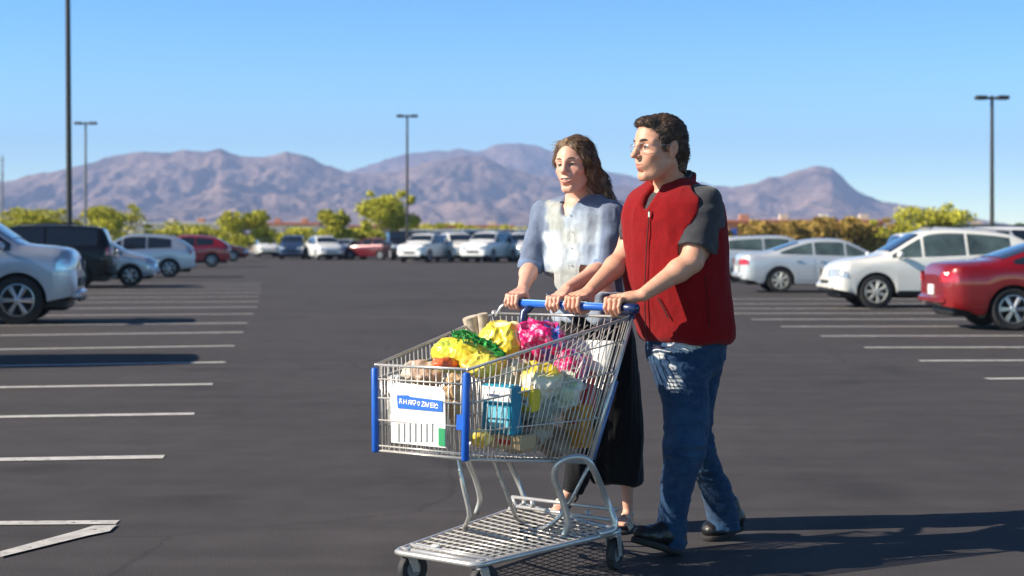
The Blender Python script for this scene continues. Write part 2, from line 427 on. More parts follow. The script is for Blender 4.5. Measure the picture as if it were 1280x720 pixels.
bp=nt.nodes.new('ShaderNodeBump'); bp.inputs['Strength'].default_value=1.; bp.inputs['Distance'].default_value=26.; nt.links.new(n3.outputs['Fac'],bp.inputs['Height']); nt.links.new(bp.outputs['Normal'],b.inputs['Normal'])
front_sky=[(-420,262),(-200,246),(0,225),(33,218),(82,209),(131,196),(180,189),(213,191),(230,186),(257,188),(276,183),(301,193),(328,194),(358,188),(383,194),(405,203),(448,216),(500,212),(540,200),(575,194),(607,194),(630,206),(660,214),(700,222),(760,228),(830,238),(905,233),(945,226),(962,219),(978,220),(1000,211),(1021,205),(1040,207),(1061,230),(1073,239),(1104,251),(1143,256),(1174,262),(1217,272),(1270,282),(1330,289),(1500,294),(1700,296)]
back_sky=[(-420,300),(380,240),(430,215),(448,209),(470,204),(508,191),(547,186),(580,186),(607,187),(618,180),(651,177),(678,184),(720,200),(760,214),(820,224),(880,228),(920,234),(1000,262),(1100,285),(1200,294),(1700,300)]
mountains('mountain_front_range',front_sky,5200,1500,2.3)
mountains('mountain_back_range',back_sky,7600,1500,31.7,front=2300)

# haze
hz=mat('haze_air',(1,1,1)); hz.node_tree.nodes.remove(hz.node_tree.nodes['Principled BSDF'])
pv=hz.node_tree.nodes.new('ShaderNodeVolumePrincipled'); pv.inputs['Color'].default_value=(.42,.58,1,1); pv.inputs['Density'].default_value=.00017
pv.inputs['Anisotropy'].default_value=.0
out=[n for n in hz.node_tree.nodes if n.type=='OUTPUT_MATERIAL'][0]; hz.node_tree.links.new(pv.outputs['Volume'],out.inputs['Volume'])
b=MB(); b.box((0,4400,303),(19000,10400,620)); o=b.build('haze',hz); o['kind']='stuff'
# ================================================================== cars
M['tyre']=mat('tyre_rubber',(.018,.018,.02),.85,bump=.3,bscale=60)
M['rim']=mat('alloy_rim',(.55,.56,.58),.3,metal=.9)
M['cream_rim']=mat('wheel_cover',(.62,.61,.55),.35,metal=.3)
M['black']=mat('black_trim',(.014,.014,.016),.5)
M['chrome']=mat('chrome',(.75,.76,.78),.15,metal=1.)
M['glass']=mat('car_window_glass',(.012,.018,.024),.04,spec=.9,coat=.6)
M['glass_grey']=mat('clear_car_glass',(.07,.10,.095),.05,spec=.9,coat=.6,noise=(.5,2.5))
M['headlamp']=mat('headlamp_glass',(.55,.60,.64),.08,spec=.9,coat=1.,metal=.4)
M['taillamp']=mat('tail_lamp_red',(.45,.01,.015),.15,coat=1.)
M['plate']=mat('licence_plate',(.7,.7,.68),.5)
def paint(name,c,metal=.35,flake=.05): return mat(name,c,.32,metal=metal,coat=.8,noise=(flake,.8))
PAINT=dict(silver=paint('silver_car_paint',(.42,.46,.54),.5),black=mat('black_car_paint',(.004,.004,.006),.4,coat=.25,spec=.3),white=paint('white_car_paint',(.78,.78,.77),0.),
  pale=paint('pale_silver_paint',(.60,.63,.66),.3),red=paint('red_car_paint',(.22,.003,.006),.15),crimson=paint('crimson_car_paint',(.28,.008,.02),.1),maroon=paint('maroon_car_paint',(.12,.008,.016),.2),
  navy=paint('navy_car_paint',(.03,.055,.12),.2),ivory=paint('ivory_car_paint',(.80,.78,.72),0.),grey=paint('grey_car_paint',(.20,.21,.23),.4))
def chaikin(p,it=2):
    for _ in range(it):
        q=[p[0]]
        for a,b in zip(p[:-1],p[1:]):
            q+=[(a[0]*.75+b[0]*.25,a[1]*.75+b[1]*.25),(a[0]*.25+b[0]*.75,a[1]*.25+b[1]*.75)]
        q.append(p[-1]); p=q
    return p
SHAPES={
 'sedan':dict(L=4.7,W=1.82,sill=.24,wr=.335,axles=(-1.32,1.42),tum=.38,
   top=[(-2.35,.86),(-2.31,1.0),(-2.22,1.06),(-1.6,1.10),(-1.5,1.12),(-.72,1.38),(-.35,1.45),(.25,1.45),(.5,1.41),(1.2,1.05),(1.35,1.0),(1.95,.88),(2.2,.80),(2.32,.68),(2.35,.58)],
   belt=[(-2.35,.78),(-2.2,.98),(-1.4,1.0),(0,.96),(1.2,.92),(2.,.82),(2.35,.52)], side=(-1.38,1.2), split=(-.42,.42), rear=(-1.46,-.78), wind=(1.12,.52)),
 'hatch':dict(L=4.2,W=1.76,sill=.24,wr=.32,axles=(-1.2,1.32),tum=.36,
   top=[(-2.1,.8),(-2.07,1.05),(-1.98,1.15),(-1.72,1.40),(-1.5,1.48),(-.3,1.53),(.2,1.52),(.5,1.45),(1.2,1.05),(1.35,1.0),(1.8,.90),(2.0,.80),(2.08,.68),(2.1,.58)],
   belt=[(-2.1,.74),(-1.98,1.02),(-1.3,1.02),(0,.97),(1.2,.92),(1.8,.82),(2.1,.52)], side=(-1.7,1.2), split=(-.5,.38), rear=(-2.03,-1.68), wind=(1.12,.5)),
 'crossover':dict(L=4.6,W=1.86,sill=.28,wr=.36,axles=(-1.35,1.4),tum=.33,
   top=[(-2.3,.85),(-2.27,1.1),(-2.18,1.20),(-1.75,1.48),(-1.4,1.60),(-.4,1.68),(.15,1.67),(.42,1.6),(1.15,1.16),(1.28,1.12),(1.9,1.04),(2.15,.93),(2.27,.78),(2.3,.62)],
   belt=[(-2.3,.78),(-2.18,1.12),(-1.3,1.12),(0,1.06),(1.15,1.02),(1.95,.95),(2.3,.56)], side=(-1.5,1.15), split=(-.5,.42), rear=(-2.14,-1.62), wind=(1.08,.45)),
 'compact':dict(L=4.6,W=1.92,sill=.32,wr=.39,axles=(-1.35,1.42),tum=.27,
   top=[(-2.3,.95),(-2.28,1.2),(-2.2,1.35),(-2.05,1.7),(-1.9,1.78),(-.5,1.84),(.5,1.82),(.8,1.74),(1.38,1.32),(1.5,1.27),(2.05,1.23),(2.22,1.17),(2.285,1.0),(2.3,.75)],
   belt=[(-2.3,.88),(-2.2,1.2),(-1.3,1.18),(0,1.14),(1.4,1.13),(2.1,1.09),(2.22,1.0),(2.3,.66)], side=(-1.9,1.4), split=(-.4,.55), rear=(-2.24,-2.02), wind=(1.32,.84)),
 'suv':dict(L=5.1,W=1.98,sill=.34,wr=.40,axles=(-1.5,1.55),tum=.24,
   top=[(-2.55,.95),(-2.53,1.25),(-2.46,1.4),(-2.32,1.76),(-2.15,1.86),(-1,1.92),(.2,1.9),(.5,1.83),(1.1,1.36),(1.22,1.31),(2.1,1.25),(2.38,1.14),(2.52,.95),(2.55,.75)],
   belt=[(-2.55,.88),(-2.46,1.24),(-1.5,1.24),(0,1.2),(1.1,1.18),(2.1,1.12),(2.4,1.0),(2.55,.68)], side=(-2.2,1.12), split=(-.62,.4), rear=(-2.49,-2.28), wind=(1.04,.52)),
 'pickup':dict(L=5.6,W=1.98,sill=.38,wr=.40,axles=(-1.75,1.8),tum=.24,
   top=[(-2.8,.9),(-2.79,1.12),(-2.76,1.2),(-.98,1.2),(-.92,1.22),(-.72,1.72),(-.55,1.82),(.6,1.84),(.85,1.76),(1.4,1.32),(1.5,1.27),(2.3,1.2),(2.62,1.1),(2.77,.92),(2.8,.72)],
   belt=[(-2.8,.84),(-2.76,1.14),(-1.,1.14),(0,1.16),(1.4,1.14),(2.3,1.08),(2.65,.95),(2.8,.66)], side=(-.88,1.42), split=(.02,.85), rear=(-.9,-.72), wind=(1.34,.86)),
}
def make_car(kind,label,cat,color,scale=.9,rim='rim',group=None,glass='glass',far=False):
    c=SHAPES[kind]; k=1.0; L=c['L']; W=c['W']/2; body_m=PAINT[color]
    topk=chaikin(c['top'],2); tx=[a for a,b in topk]; tz=[b for a,b in topk]
    bx=[a for a,b in c['belt']]; bz=[b for a,b in c['belt']]
    top=lambda x: float(np.interp(x,tx,tz)); belt=lambda x: min(float(np.interp(x,bx,bz)),top(x)-.02)
    h=L/2
    def wid(x):
        t=abs(x)/h; return W*(1-.02*t**2)-(0 if t<.86 else .22*((t-.86)/.14)**2.2)
    wr=c['wr']; ar=wr+.055; sill=c['sill']
    def arch(x):
        z=sill + (0.04+.10*max(0,(abs(x)/h-.8)/.2) if abs(x)>h*.8 else 0)
        for ax in c['axles']:
            d=abs(x-ax)
            if d<ar: z=max(z, wr+math.sqrt(ar*ar-d*d)-.01)
        return z
    def sec(x):
        zt=top(x); zb=belt(x); w_=wid(x); hh=zt-zb; yt=w_-.075-c['tum']*hh
        g=min(1,hh/.25)
        zs=arch(x); mid=.55*zb+.45*max(.42,zs)
        pts=[(0,zt),(.45*yt,zt-.006),(.8*yt,zt-.022),(yt-.03,zt-.045),(yt+.01*g,zt-.075*g-.045*(1-g)),
             (w_-.045*(1-g)-.03*g,zb+.01),(w_-.008,zb-.05),(w_+.004,mid),(w_-.004,.46),(w_-.012,.36),(w_-.03,sill+.01)]
        out=[]
        for i,(y,z) in enumerate(pts):
            if i>=5: z=max(z,zs)
            if i>0: z=min(z,out[-1][1])
            out.append((y,z))
        out.append((w_-.10,max(zs,sill)))
        return out
    xs=set(round(a,3) for a,b in topk)
    for ax in c['axles']:
        for i in range(21): xs.add(round(ax-ar*math.cos(math.pi*i/20),3))
    for i in range(41): xs.add(round(-h+L*i/40,3))
    xs=sorted(x for x in xs if -h<=x<=h)
    xs=[x for i,x in enumerate(xs) if i==0 or x-xs[i-1]>.0025 or x==xs[-1]]
    root=thing('parked_car' if kind!='pickup' else 'parked_pickup',label,cat,group=group)
    rows=[]
    for x in xs:
        s=sec(x); full=[(x,-y,z) for y,z in s[::-1]]+[(x,y,z) for y,z in s[1:]]
        rows.append(full)
    b=MB(); b.grid(rows); b.f=[f[::-1] for f in b.f]
    n=len(rows[0])
    b.f.append(tuple(range(n))[::-1] if False else tuple(range(n))); o=(len(rows)-1)*n; b.f.append(tuple(range(o+n-1,o-1,-1)))
    body=b.build('body',body_m,root,smooth=38)
    # ---- panes
    def sidey(x,z,off=.004):
        s=sec(x); ys=[p[0] for p in s[3:11]][::-1]; zs=[p[1] for p in s[3:11]][::-1]
        return float(np.interp(z,zs,ys))+off
    def side_patch(x0,x1,zlo,zhi,off,sg,nx=10,nz=4,both=True):
        g=[]
        for i in range(nx+1):
            x=x0+(x1-x0)*i/nx; a=zlo(x); z1=zhi(x); g.append([(x,sg*sidey(x,a+(z1-a)*j/nz,off),a+(z1-a)*j/nz) for j in range(nz+1)])
        m=MB(); m.grid(g)
        if sg>0: m.f=[f[::-1] for f in m.f]
        return m
    s0,s1=c['side']; q=[s0+.05]+list(c['split'])+[s1-.06]
    gm=M[glass]
    for sg in (1,-1):
        for a,bb in zip(q[:-1],q[1:]):
            zl=lambda x: belt(x)+.035; zh=lambda x: max(belt(x)+.037,top(x)-.10)
            side_patch(a+.03,bb-.03,zl,zh,.007,sg).build('window',gm,root,smooth=True)
        if not far:
            d0=c['axles'][0]+ar*.75; d1=c['axles'][1]-ar-.04; mid=(c['split'][0]+.02)
            for a,bb in ((d0,mid-.012),(mid+.012,d1)):
                zl=lambda x: max(arch(x)+.02,sill+.10); zh=lambda x: belt(x)-.005
                dr=side_patch(a,bb,zl,zh,.006,sg,12,6).build('door',body_m,root,smooth=True)
                hx=a+.17; hz_=belt(hx)-.12
                MB().box((hx,sg*(sidey(hx,hz_)+.025),hz_),(.18,.03,.03),bev=.01).build('handle',body_m,dr)
            # mirror
            mx=s1-.22
            MB().ball((mx,sg*(sidey(mx,belt(mx))+.12),belt(mx)+.10),(.07,.11,.075),10,8).tube([(mx+.02,sg*(wid(mx)-.05),belt(mx)+.04),(mx,sg*(wid(mx)+.1),belt(mx)+.07)],.02,6).build('mirror',body_m,root,smooth=True)
            # lower trim
            side_patch(c['axles'][0]+ar+.02,c['axles'][1]-ar-.02,lambda x:sill+.0,lambda x:sill+.09,.012,sg,4,2).build('sill_trim',M['black'] if kind in('suv','crossover','pickup') else body_m,root,smooth=True)
    def top_patch(xa,xb,name):
        g=[]
        for i in range(9):
            x=xa+(xb-xa)*i/8; s=sec(x); row=[]
            yy=[p[0] for p in s[:5]]; zz=[p[1] for p in s[:5]]; ym=yy[3]*.97
            for j in range(9):
                y=-ym+2*ym*j/8; row.append((x,y,float(np.interp(abs(y),yy,zz))+.008))
            g.append(row)
        m=MB(); m.grid(g)
        for i,v in enumerate(m.v): m.v[i]=(v[0]+(.006 if name=='windscreen' else -.006),v[1],v[2])
        if xb>xa: m.f=[f[::-1] for f in m.f]
        m.build(name,M['glass'],root,smooth=True)
    top_patch(c['rear'][0]+.02,c['rear'][1],'rear_window'); top_patch(c['wind'][1],c['wind'][0],'windscreen')
    # ---- lamps wrap the corners
    def lamp(xend,sgx,z0,z1,inn,back,m,name):
        for sg in (1,-1):
            g=[]
            for t in range(9):
                u=t/8
                if u<.5:
                    x=xend-sgx*back*(1-u*2); 
                    x_=x if abs(x)<h else sgx*h
                    row=[(x_,sg*(sidey(x_,z0+(z1-z0)*j/3,.012)),z0+(z1-z0)*(j/3)*(1 if u>.12 else .6)) for j in range(4)]
                else:
                    v=(u-.5)*2; y0=sidey(sgx*(h-.001),z0); y=y0+(inn-y0)*v
                    row=[(sgx*(h+.014),sg*y,z0+(z1-z0)*j/3*(1-.35*v)) for j in range(4)]
                g.append(row)
            mb=MB(); mb.grid(g); 
            if sg*sgx>0: mb.f=[f[::-1] for f in mb.f]
            mb.build(name,m,root,smooth=True)
    zf=belt(h-.3); zr=belt(-h+.12)
    lamp(h,1,.56 if kind in('sedan','hatch') else zf-.24,zf-.06 if kind in('sedan','hatch') else zf-.06,.42,.30,M['headlamp'],'headlight')
    lamp(-h,-1,zr-.24 if kind!='sedan' else .74,zr-.02 if kind!='sedan' else .90,.50,.20,M['taillamp'],'tail_light')
    # ---- ends
    tp=top(h-.001); 
    MB().box((h+.01,0,tp-.06-.05),(.03,.8,.13),bev=.02).build('grille',M['black'],root)
    MB().box((h+.02,0,.40),(.05,1.1,.11),bev=.02).build('lower_grille',M['black'],root)
    MB().box((-h-.012,0,.62 if kind=='sedan' else .80),(.012,.34,.16)).build('licence_plate',M['plate'],root)
    for sgx in (1,-1):
        y0=wid(h-.02)
        MB().box((sgx*(h-.03),0,.46),(.16,y0*2+.02,.16),bev=.05).build('bumper',body_m if kind!='suv' or sgx>0 else M['black'],root,smooth=40)
    # ---- underbody, arches, wheels
    MB().box((0,0,.33),(L-.3,2*W-.62,.24),bev=.05).build('underbody',M['black'],root)
    if kind in ('suv','crossover','compact'):
        for sg in (1,-1):
            MB().tube([(-1.6,sg*(W-.42),top(-1.6)-.02),(-1.5,sg*(W-.42),top(-1.4)+.05),(.1,sg*(W-.42),top(.1)+.04),(.2,sg*(W-.42),top(.2)-.02)],.018,6).build('roof_rail',M['chrome'] if kind=='crossover' else M['black'],root)
    rm=M[rim]
    w0=None
    for ax in c['axles']:
        for sg in (1,-1):
            lm=MB(); lm.lathe([(ar+.01,-.03),(ar+.01,-.34),(0.0,-.34)],(ax,sg*(W-.02),wr),(0,sg,0),20)
            # only the upper shell: drop parts under the sill
            lm.v=[(x,y,max(z,sill+.01)) for x,y,z in lm.v]
            lm.build('wheel_arch',M['black'],root)
            if w0 is None:
                wm=MB(); r=wr; wm.lathe([(r*.66,-.10),(r*.9,-.115),(r*.985,-.09),(r,-.05),(r,.05),(r*.985,.09),(r*.9,.115),(r*.66,.10),(r*.64,.05),(r*.64,-.05),(r*.66,-.10)],(0,0,0),(0,1,0),32)
                w0=wm.build('wheel',M['tyre'],root,smooth=50)
                rr=r*.66; rb=MB(); rb.lathe([(rr,.10),(rr*.95,.102),(rr*.9,.07),(rr*.88,-.02),(0,-.02)],(0,0,0),(0,1,0),28)
                ns=7 if rim=='cream_rim' else 6
                rb.lathe([(rr*.24,.0),(rr*.24,.085),(rr*.16,.1),(0,.1)],(0,0,0),(0,1,0),14)
                for q_ in range(ns):
                    an=2*math.pi*q_/ns
                    for dd in (-.10,.10):
                        rb.tube([(math.cos(an)*rr*.15,.08,math.sin(an)*rr*.15),(math.cos(an+dd)*rr*.93,.085,math.sin(an+dd)*rr*.93)],[.028,.017],5)
                ro=rb.build('rim',rm,w0,smooth=40)
                MB().lathe([(rr*.88,-.012),(0,-.012)],(0,0,0),(0,1,0),20).build('brake_disc',M['black'],w0)
                ww=w0
            else: ww=copy_tree(w0,root)
            ww.location=(ax,sg*(W-.135),wr)
            if sg<0: ww.rotation_euler=(0,0,math.pi)
    root.scale=(scale,)*3
    root['_L']=L*scale; root['_W']=W*2*scale
    return root
def park(o,end_px,gy,face,side='left',phi=None,far_corner=False):
    """put the car so that its aisle end near corner shows at end_px, its near tyres at gy; face: front or rear at the aisle"""
    L,Wd=o['_L'],o['_W']
    phi=R(10 if side=='left' else 0) if phi is None else R(phi)
    u=Vector((math.cos(phi),math.sin(phi),0)); n=Vector((-u.y,u.x,0))
    c=G(end_px,gy); s=1 if side=='left' else -1
    ctr=c-u*s*L/2+n*Wd/2
    o.location=ctr
    fwd=1 if face=='front' else -1
    o.rotation_euler=(0,0,phi+(0 if fwd*s>0 else math.pi))
    for k in ('_L','_W'): del o[k]
    return o
gL='cars parked along the left side of the aisle'; gR='cars parked along the right side of the aisle'; gF='cars parked in the far row across the lot'
park(make_car('compact','silver SUV nose-out at the left edge of the photo, cut off by the frame','SUV','silver',.98,group=gL),94,406,'front')
park(make_car('suv','large black SUV with red tail light, backed away from the aisle beside the silver SUV','SUV','black',.90,group=gL),140,361,'rear')
park(make_car('hatch','silver-white hatchback nose-out just right of the black SUV','car','silver',.95,group=gL),196,358,'front')
park(make_car('crossover','second silver-white car with a red tail light, between the hatchback and the red SUV','car','silver',.90,group=gL),243,347,'rear')
park(make_car('crossover','bright red SUV with dark windows on the left side of the aisle','SUV','crimson',.92,group=gL),288,334,'rear')
park(make_car('sedan','dark maroon sedan just beyond the red SUV on the left side','car','maroon',1.,group=gL),311,327,'front')
# a neighbour just outside the frame, whose shadow reaches across the stalls
c_=park(make_car('suv','grey SUV outside the left edge that throws the long shadow across the stalls','SUV','grey',1.,group=gL),-95,462,'rear')
park(make_car('hatch','pale silver car half hidden behind the man in the red vest','car','pale',.95,group=gR,glass='glass_grey',rim='cream_rim'),893,353,'rear','right')
park(make_car('sedan','silver sedan with its red tail light beside the man\'s elbow','car','pale',.93,group=gR,glass='glass_grey',rim='cream_rim'),927,366,'rear','right')
park(make_car('crossover','white car showing its front wheel between the silver and the red sedans','car','ivory',.91,group=gR,glass='glass_grey',rim='cream_rim'),1042,386,'front','right')
park(make_car('suv','white SUV whose roof shows above the white car on the right','SUV','white',.80,group=gR),1118,362,'rear','right')
park(make_car('suv','second white SUV roof at the right edge of the photo','SUV','white',.85,group=gR),1178,370,'rear','right')
park(make_car('sedan','bright red sedan with its rear to the aisle, cut off by the right edge','car','red',.93,group=gR),1184,414,'rear','right')
def far(o,px,gy,yaw):
    o.location=G(px,gy); o.rotation_euler=(0,0,R(yaw))
    for k in ('_L','_W'): del o[k]

FAR=[('hatch','small white car at the left end of the far row','car','white',.95,333,321,-75),
('suv','dark navy SUV in the far row between two white cars','SUV','navy',.85,366,324,-85),
('crossover','white car in the far row below the round green bush, left of its neighbour','car','white',.95,405,324.5,-70),
('sedan','pale silver car in the far row between the white car and the maroon hatchback','car','pale',.95,433,324,-110),
('hatch','maroon hatchback in the far row below the tall green tree','car','maroon',.95,466,324.5,150),
('suv','black SUV in the far row at the foot of the tall lamp post','SUV','black',1.,500,325,-75),
('pickup','white pickup truck in the far row just right of the lamp post, facing the camera','pickup truck','white',.92,535,327.5,-112),
('crossover','ivory crossover in the far row, second vehicle right of the lamp post','SUV','ivory',1.05,571,327,-70),
('suv','white SUV in the far row, third vehicle right of the lamp post','SUV','white',.95,611,327.5,-112),
('crossover','white crossover in the far row touching the woman\'s shoulder','SUV','white',1.05,648,327,-68),
('suv','black SUV in the back row above the white pickup truck','SUV','black',1.05,521,321.,-95),
('pickup','dark grey pickup in the back row above the ivory crossover','pickup truck','grey',1.1,556,321.,-90),
('suv','navy SUV in the back row between the ivory crossover and the white SUV','SUV','navy',1.1,592,321.,-85),
('suv','black SUV in the back row beside the woman\'s shoulder','SUV','black',1.1,630,321.,-92),
('suv','grey SUV in the back row partly behind the woman\'s shoulder','SUV','grey',1.1,662,321.,-88),
('sedan','small grey car in the back row behind the navy SUV on the left','car','grey',.9,352,318.5,-90),
('sedan','small silver car in the back row below the round green bush','car','silver',.9,420,318.5,-80),
('hatch','small white car in the back row between maroon hatchback and black SUV','car','white',.95,484,319,-85)]
for (k_,l_,c_,p_,s_,x_,y_,r_) in FAR:
    far(make_car(k_,l_,c_,p_,s_,group=gF,far=True),x_,y_,r_)
# ================================================================== lamp posts
M['pole']=mat('lamp_post_paint',(.045,.045,.042),.5,metal=.3)
M['pole_grey']=mat('galvanised_pole',(.16,.165,.17),.5,metal=.5)
M['concrete']=mat('concrete_base',(.38,.36,.33),.9,noise=(.2,6),bump=.4)
def lamp_post(px,D,top_z,r,label,heads=2,m='pole',grp='lamp posts over the car park',lean=0.):
    t=thing('lamp_post',label,'lamp post',((px-640)/F*D,D,0),group=grp)
    MB().tube([(0,0,.0),(0,0,.75)],.3,16).build('concrete_base',M['concrete'],t,smooth=40)
    MB().box((0,0,.77),(r*5,r*5,.05)).build('base_plate',M[m],t)
    MB().tube([(0,0,.75),(lean*.5,0,top_z*.5),(lean,0,top_z)],[r,r*.9,r*.72],10).build('pole',M[m],t,smooth=40)
    if heads:
        MB().tube([(lean-.25,0,top_z-.1),(lean+.25,0,top_z-.1)],.05,8).build('crossarm',M[m],t)
        for s in (-1,1):
            MB().box((lean+s*.42,0,top_z-.08),(.46,.36,.16),bev=.04).build('lamp_head',M[m],t)
    return t
lamp_post(87,45,12.5,.082,'tall dark lamp post rising out of the top of the photo above the black SUV',lean=-.08)
lamp_post(107,92,8.1,.075,'lamp post with twin heads just right of the tallest pole',m='pole_grey')
lamp_post(509,97,8.9,.085,'lamp post with twin heads behind the tall green tree in the middle',m='pole')
lamp_post(1240,62,6.9,.085,'lamp post with twin heads near the right edge of the photo',m='pole')
t=thing('radio_mast','thin radio mast on the horizon at the left edge','mast',((3-640)/F*900,900,0))
MB().tube([(0,0,0),(0,0,49)],[1.1,.35],6).build('pole',M['pole_grey'],t)
for z in (30,38,46): MB().box((0,0,z),(2.4,.4,.5)).build('antenna',M['pole_grey'],t)

# ================================================================== trees
M['leaf']=mat('palo_verde_leaves',(.46,.44,.05),.75,noise=(.45,1.5),spec=.2)
M['leaf_dark']=mat('dark_leaves',(.06,.085,.025),.75,noise=(.45,1.5),spec=.2)
M['brush']=mat('dry_brush_leaves',(.38,.26,.07),.85,noise=(.5,.8),spec=.15)
M['bark']=mat('tree_bark',(.12,.10,.06),.9,noise=(.3,12),bump=.6)
def crown(clumps,n,size,seed):
    g=np.random.default_rng(seed); V=[];Q=[]
    C=np.array([c for c,r in clumps]); Rr=np.array([r for c,r in clumps])
    wt=Rr.prod(axis=1)**.7; wt/=wt.sum(); which=g.choice(len(clumps),n,p=wt)
    d=g.normal(size=(n,3)); d/=np.linalg.norm(d,axis=1)[:,None]; rad=g.random(n)**.42
    c=C[which]+d*Rr[which]*rad[:,None]*(.85+.3*g.random((n,1)))
    a=g.normal(size=(n,3)); a/=np.linalg.norm(a,axis=1)[:,None]; b=np.cross(a,g.normal(size=(n,3))); b/=np.linalg.norm(b,axis=1)[:,None]
    s=size*(.5+g.random((n,1)))
    V=np.stack([c-a*s,c+b*s*.55,c+a*s,c-b*s*.55],1).reshape(-1,3); Q=np.arange(4*n).reshape(-1,4)
    return V,Q
def tree(px,D,hgt,wd,label,m='leaf',seed=1,trunk_h=None,n=2600,size=.10,cat='tree',name='palo_verde_tree',grp='trees beyond the car park',dep=None):
    g=random.Random(seed); x=(px-640)/F*D
    t=thing(name,label,cat,(x,D,0),group=grp)
    th=trunk_h if trunk_h is not None else hgt*.3; dep=dep or wd
    cl=[]
    nc=11
    for i in range(nc):
        an=g.random()*6.283; rr=math.sqrt(g.random())*.34
        z=th+(hgt-th)*(.22+.6*g.random()); f=1-.5*abs((z-th)/(hgt-th)-.45)
        cl.append(((math.cos(an)*rr*wd*f,math.sin(an)*rr*dep*f,z),(wd*.19*(.7+.6*g.random()),dep*.19*(.7+.6*g.random()),(hgt-th)*.17*(.7+.6*g.random()))))
    for i in range(14):      # stray sprays at the outline
        an=g.random()*6.283; z=th+(hgt-th)*(.2+.75*g.random()); f=1-.7*abs((z-th)/(hgt-th)-.4)
        cl.append(((math.cos(an)*.46*wd*f,math.sin(an)*.46*dep*f,z),(wd*.07,dep*.07,hgt*.06)))
    V,Q=crown(cl,int(n*1.5),size,seed)
    mesh_np('crown',V.astype(float),Q,M[m],t)
    b=MB(); 
    for k in range(3):
        an=k*2.1+g.random(); b.tube([(0,0,0),(math.cos(an)*.15,math.sin(an)*.15,th*.7),(math.cos(an)*wd*.16,math.sin(an)*dep*.16,th+(hgt-th)*.35),(math.cos(an)*wd*.28,math.sin(an)*dep*.28,th+(hgt-th)*.7)],[.10,.08,.05,.015],6)
    b.build('trunk',M['bark'],t,smooth=True)
    return t
tree(487,112,4.7,4.8,'tallest yellow-green tree, behind the far row beside the middle lamp post',seed=3,n=6500)
tree(415,118,3.6,3.4,'round yellow-green bush-like tree above the white car in the far row',seed=4,trunk_h=.5,n=4800)
tree(306,118,3.6,4.6,'yellow-green tree above the maroon sedan',seed=5,trunk_h=.5,n=5200)
tree(140,120,4.0,6.2,'wide yellow-green tree right of the twin-headed lamp post on the left',seed=6,trunk_h=.5,n=5200)
tree(235,150,3.2,6.0,'low green tree in front of the pale shops on the left',seed=16,trunk_h=.4,n=2600)
tree(62,125,3.8,10.5,'long yellow-green tree left of the tallest lamp post',seed=7,trunk_h=.3,n=8000)
tree(8,122,3.8,8.5,'yellow-green tree at the left edge under the radio mast',seed=8,trunk_h=.3,n=5200)
tree(560,160,3.0,9.0,'low green hedge-like tree right of the middle lamp post',seed=9,trunk_h=.3,n=3000,size=.14)
tree(648,165,3.0,9.0,'low green tree behind the woman\'s shoulder',seed=10,trunk_h=.3,n=3000,size=.14)
tree(1163,95,3.5,5.6,'green-topped tree above the white car on the right',seed=11,trunk_h=.4,n=4200)
tree(1118,92,2.5,4.,'low olive bush left of the green-topped tree on the right',seed=12,trunk_h=.3,n=2800)
for i,(px,D,h,wd,l) in enumerate(((925,95,1.9,2.6,'dry orange-brown bush beside the man\'s shoulder'),(965,88,2.0,3.4,'dry orange-brown bush above the silver sedan roof'),(1005,90,2.2,3.4,'dry brown bush above the rear half of the silver sedan'),(1045,88,2.1,3.4,'dry orange bush above the windscreen of the silver sedan'),(1085,90,2.1,3.6,'dry orange-brown bush above the bonnet of the white car'))):
    tree(px,D,h*1.22,wd*1.15,l,m='brush',seed=20+i,trunk_h=.1,n=5200,size=.09,cat='bush',name='dry_bush',grp='dry bushes on the right')
for i,(px,h) in enumerate(((1215,2.2),(1255,2.3),(1290,2.3))):
    tree(px,88,h,3.4,('dark shrub left of the right-hand lamp post','dark shrub right of the right-hand lamp post','dark shrub at the right edge of the photo')[i],m='leaf_dark',seed=40+i,trunk_h=.2,n=2600,size=.09,cat='bush',name='dark_shrub',grp='dark shrubs on the right')
for i,(px,D,h,wd,l) in enumerate(((190,135,2.6,7.,'low scrub in front of the pale shops, nearest the wide tree'),(262,138,2.5,6.,'low scrub just left of the tree above the maroon sedan'),(362,140,2.4,6.,'low scrub above the navy SUV in the far row'),(450,135,2.3,5.,'low scrub between the round bush and the tallest green tree'),(535,138,2.7,7.,'low scrub right of the middle lamp post, above the white pickup'),(600,138,2.8,7.,'low scrub above the white SUV beside the woman'))):
    tree(px,D,h,wd,l,seed=60+i,trunk_h=.15,n=4200,size=.11,cat='bush',name='green_scrub',grp='low green scrub beyond the far row')
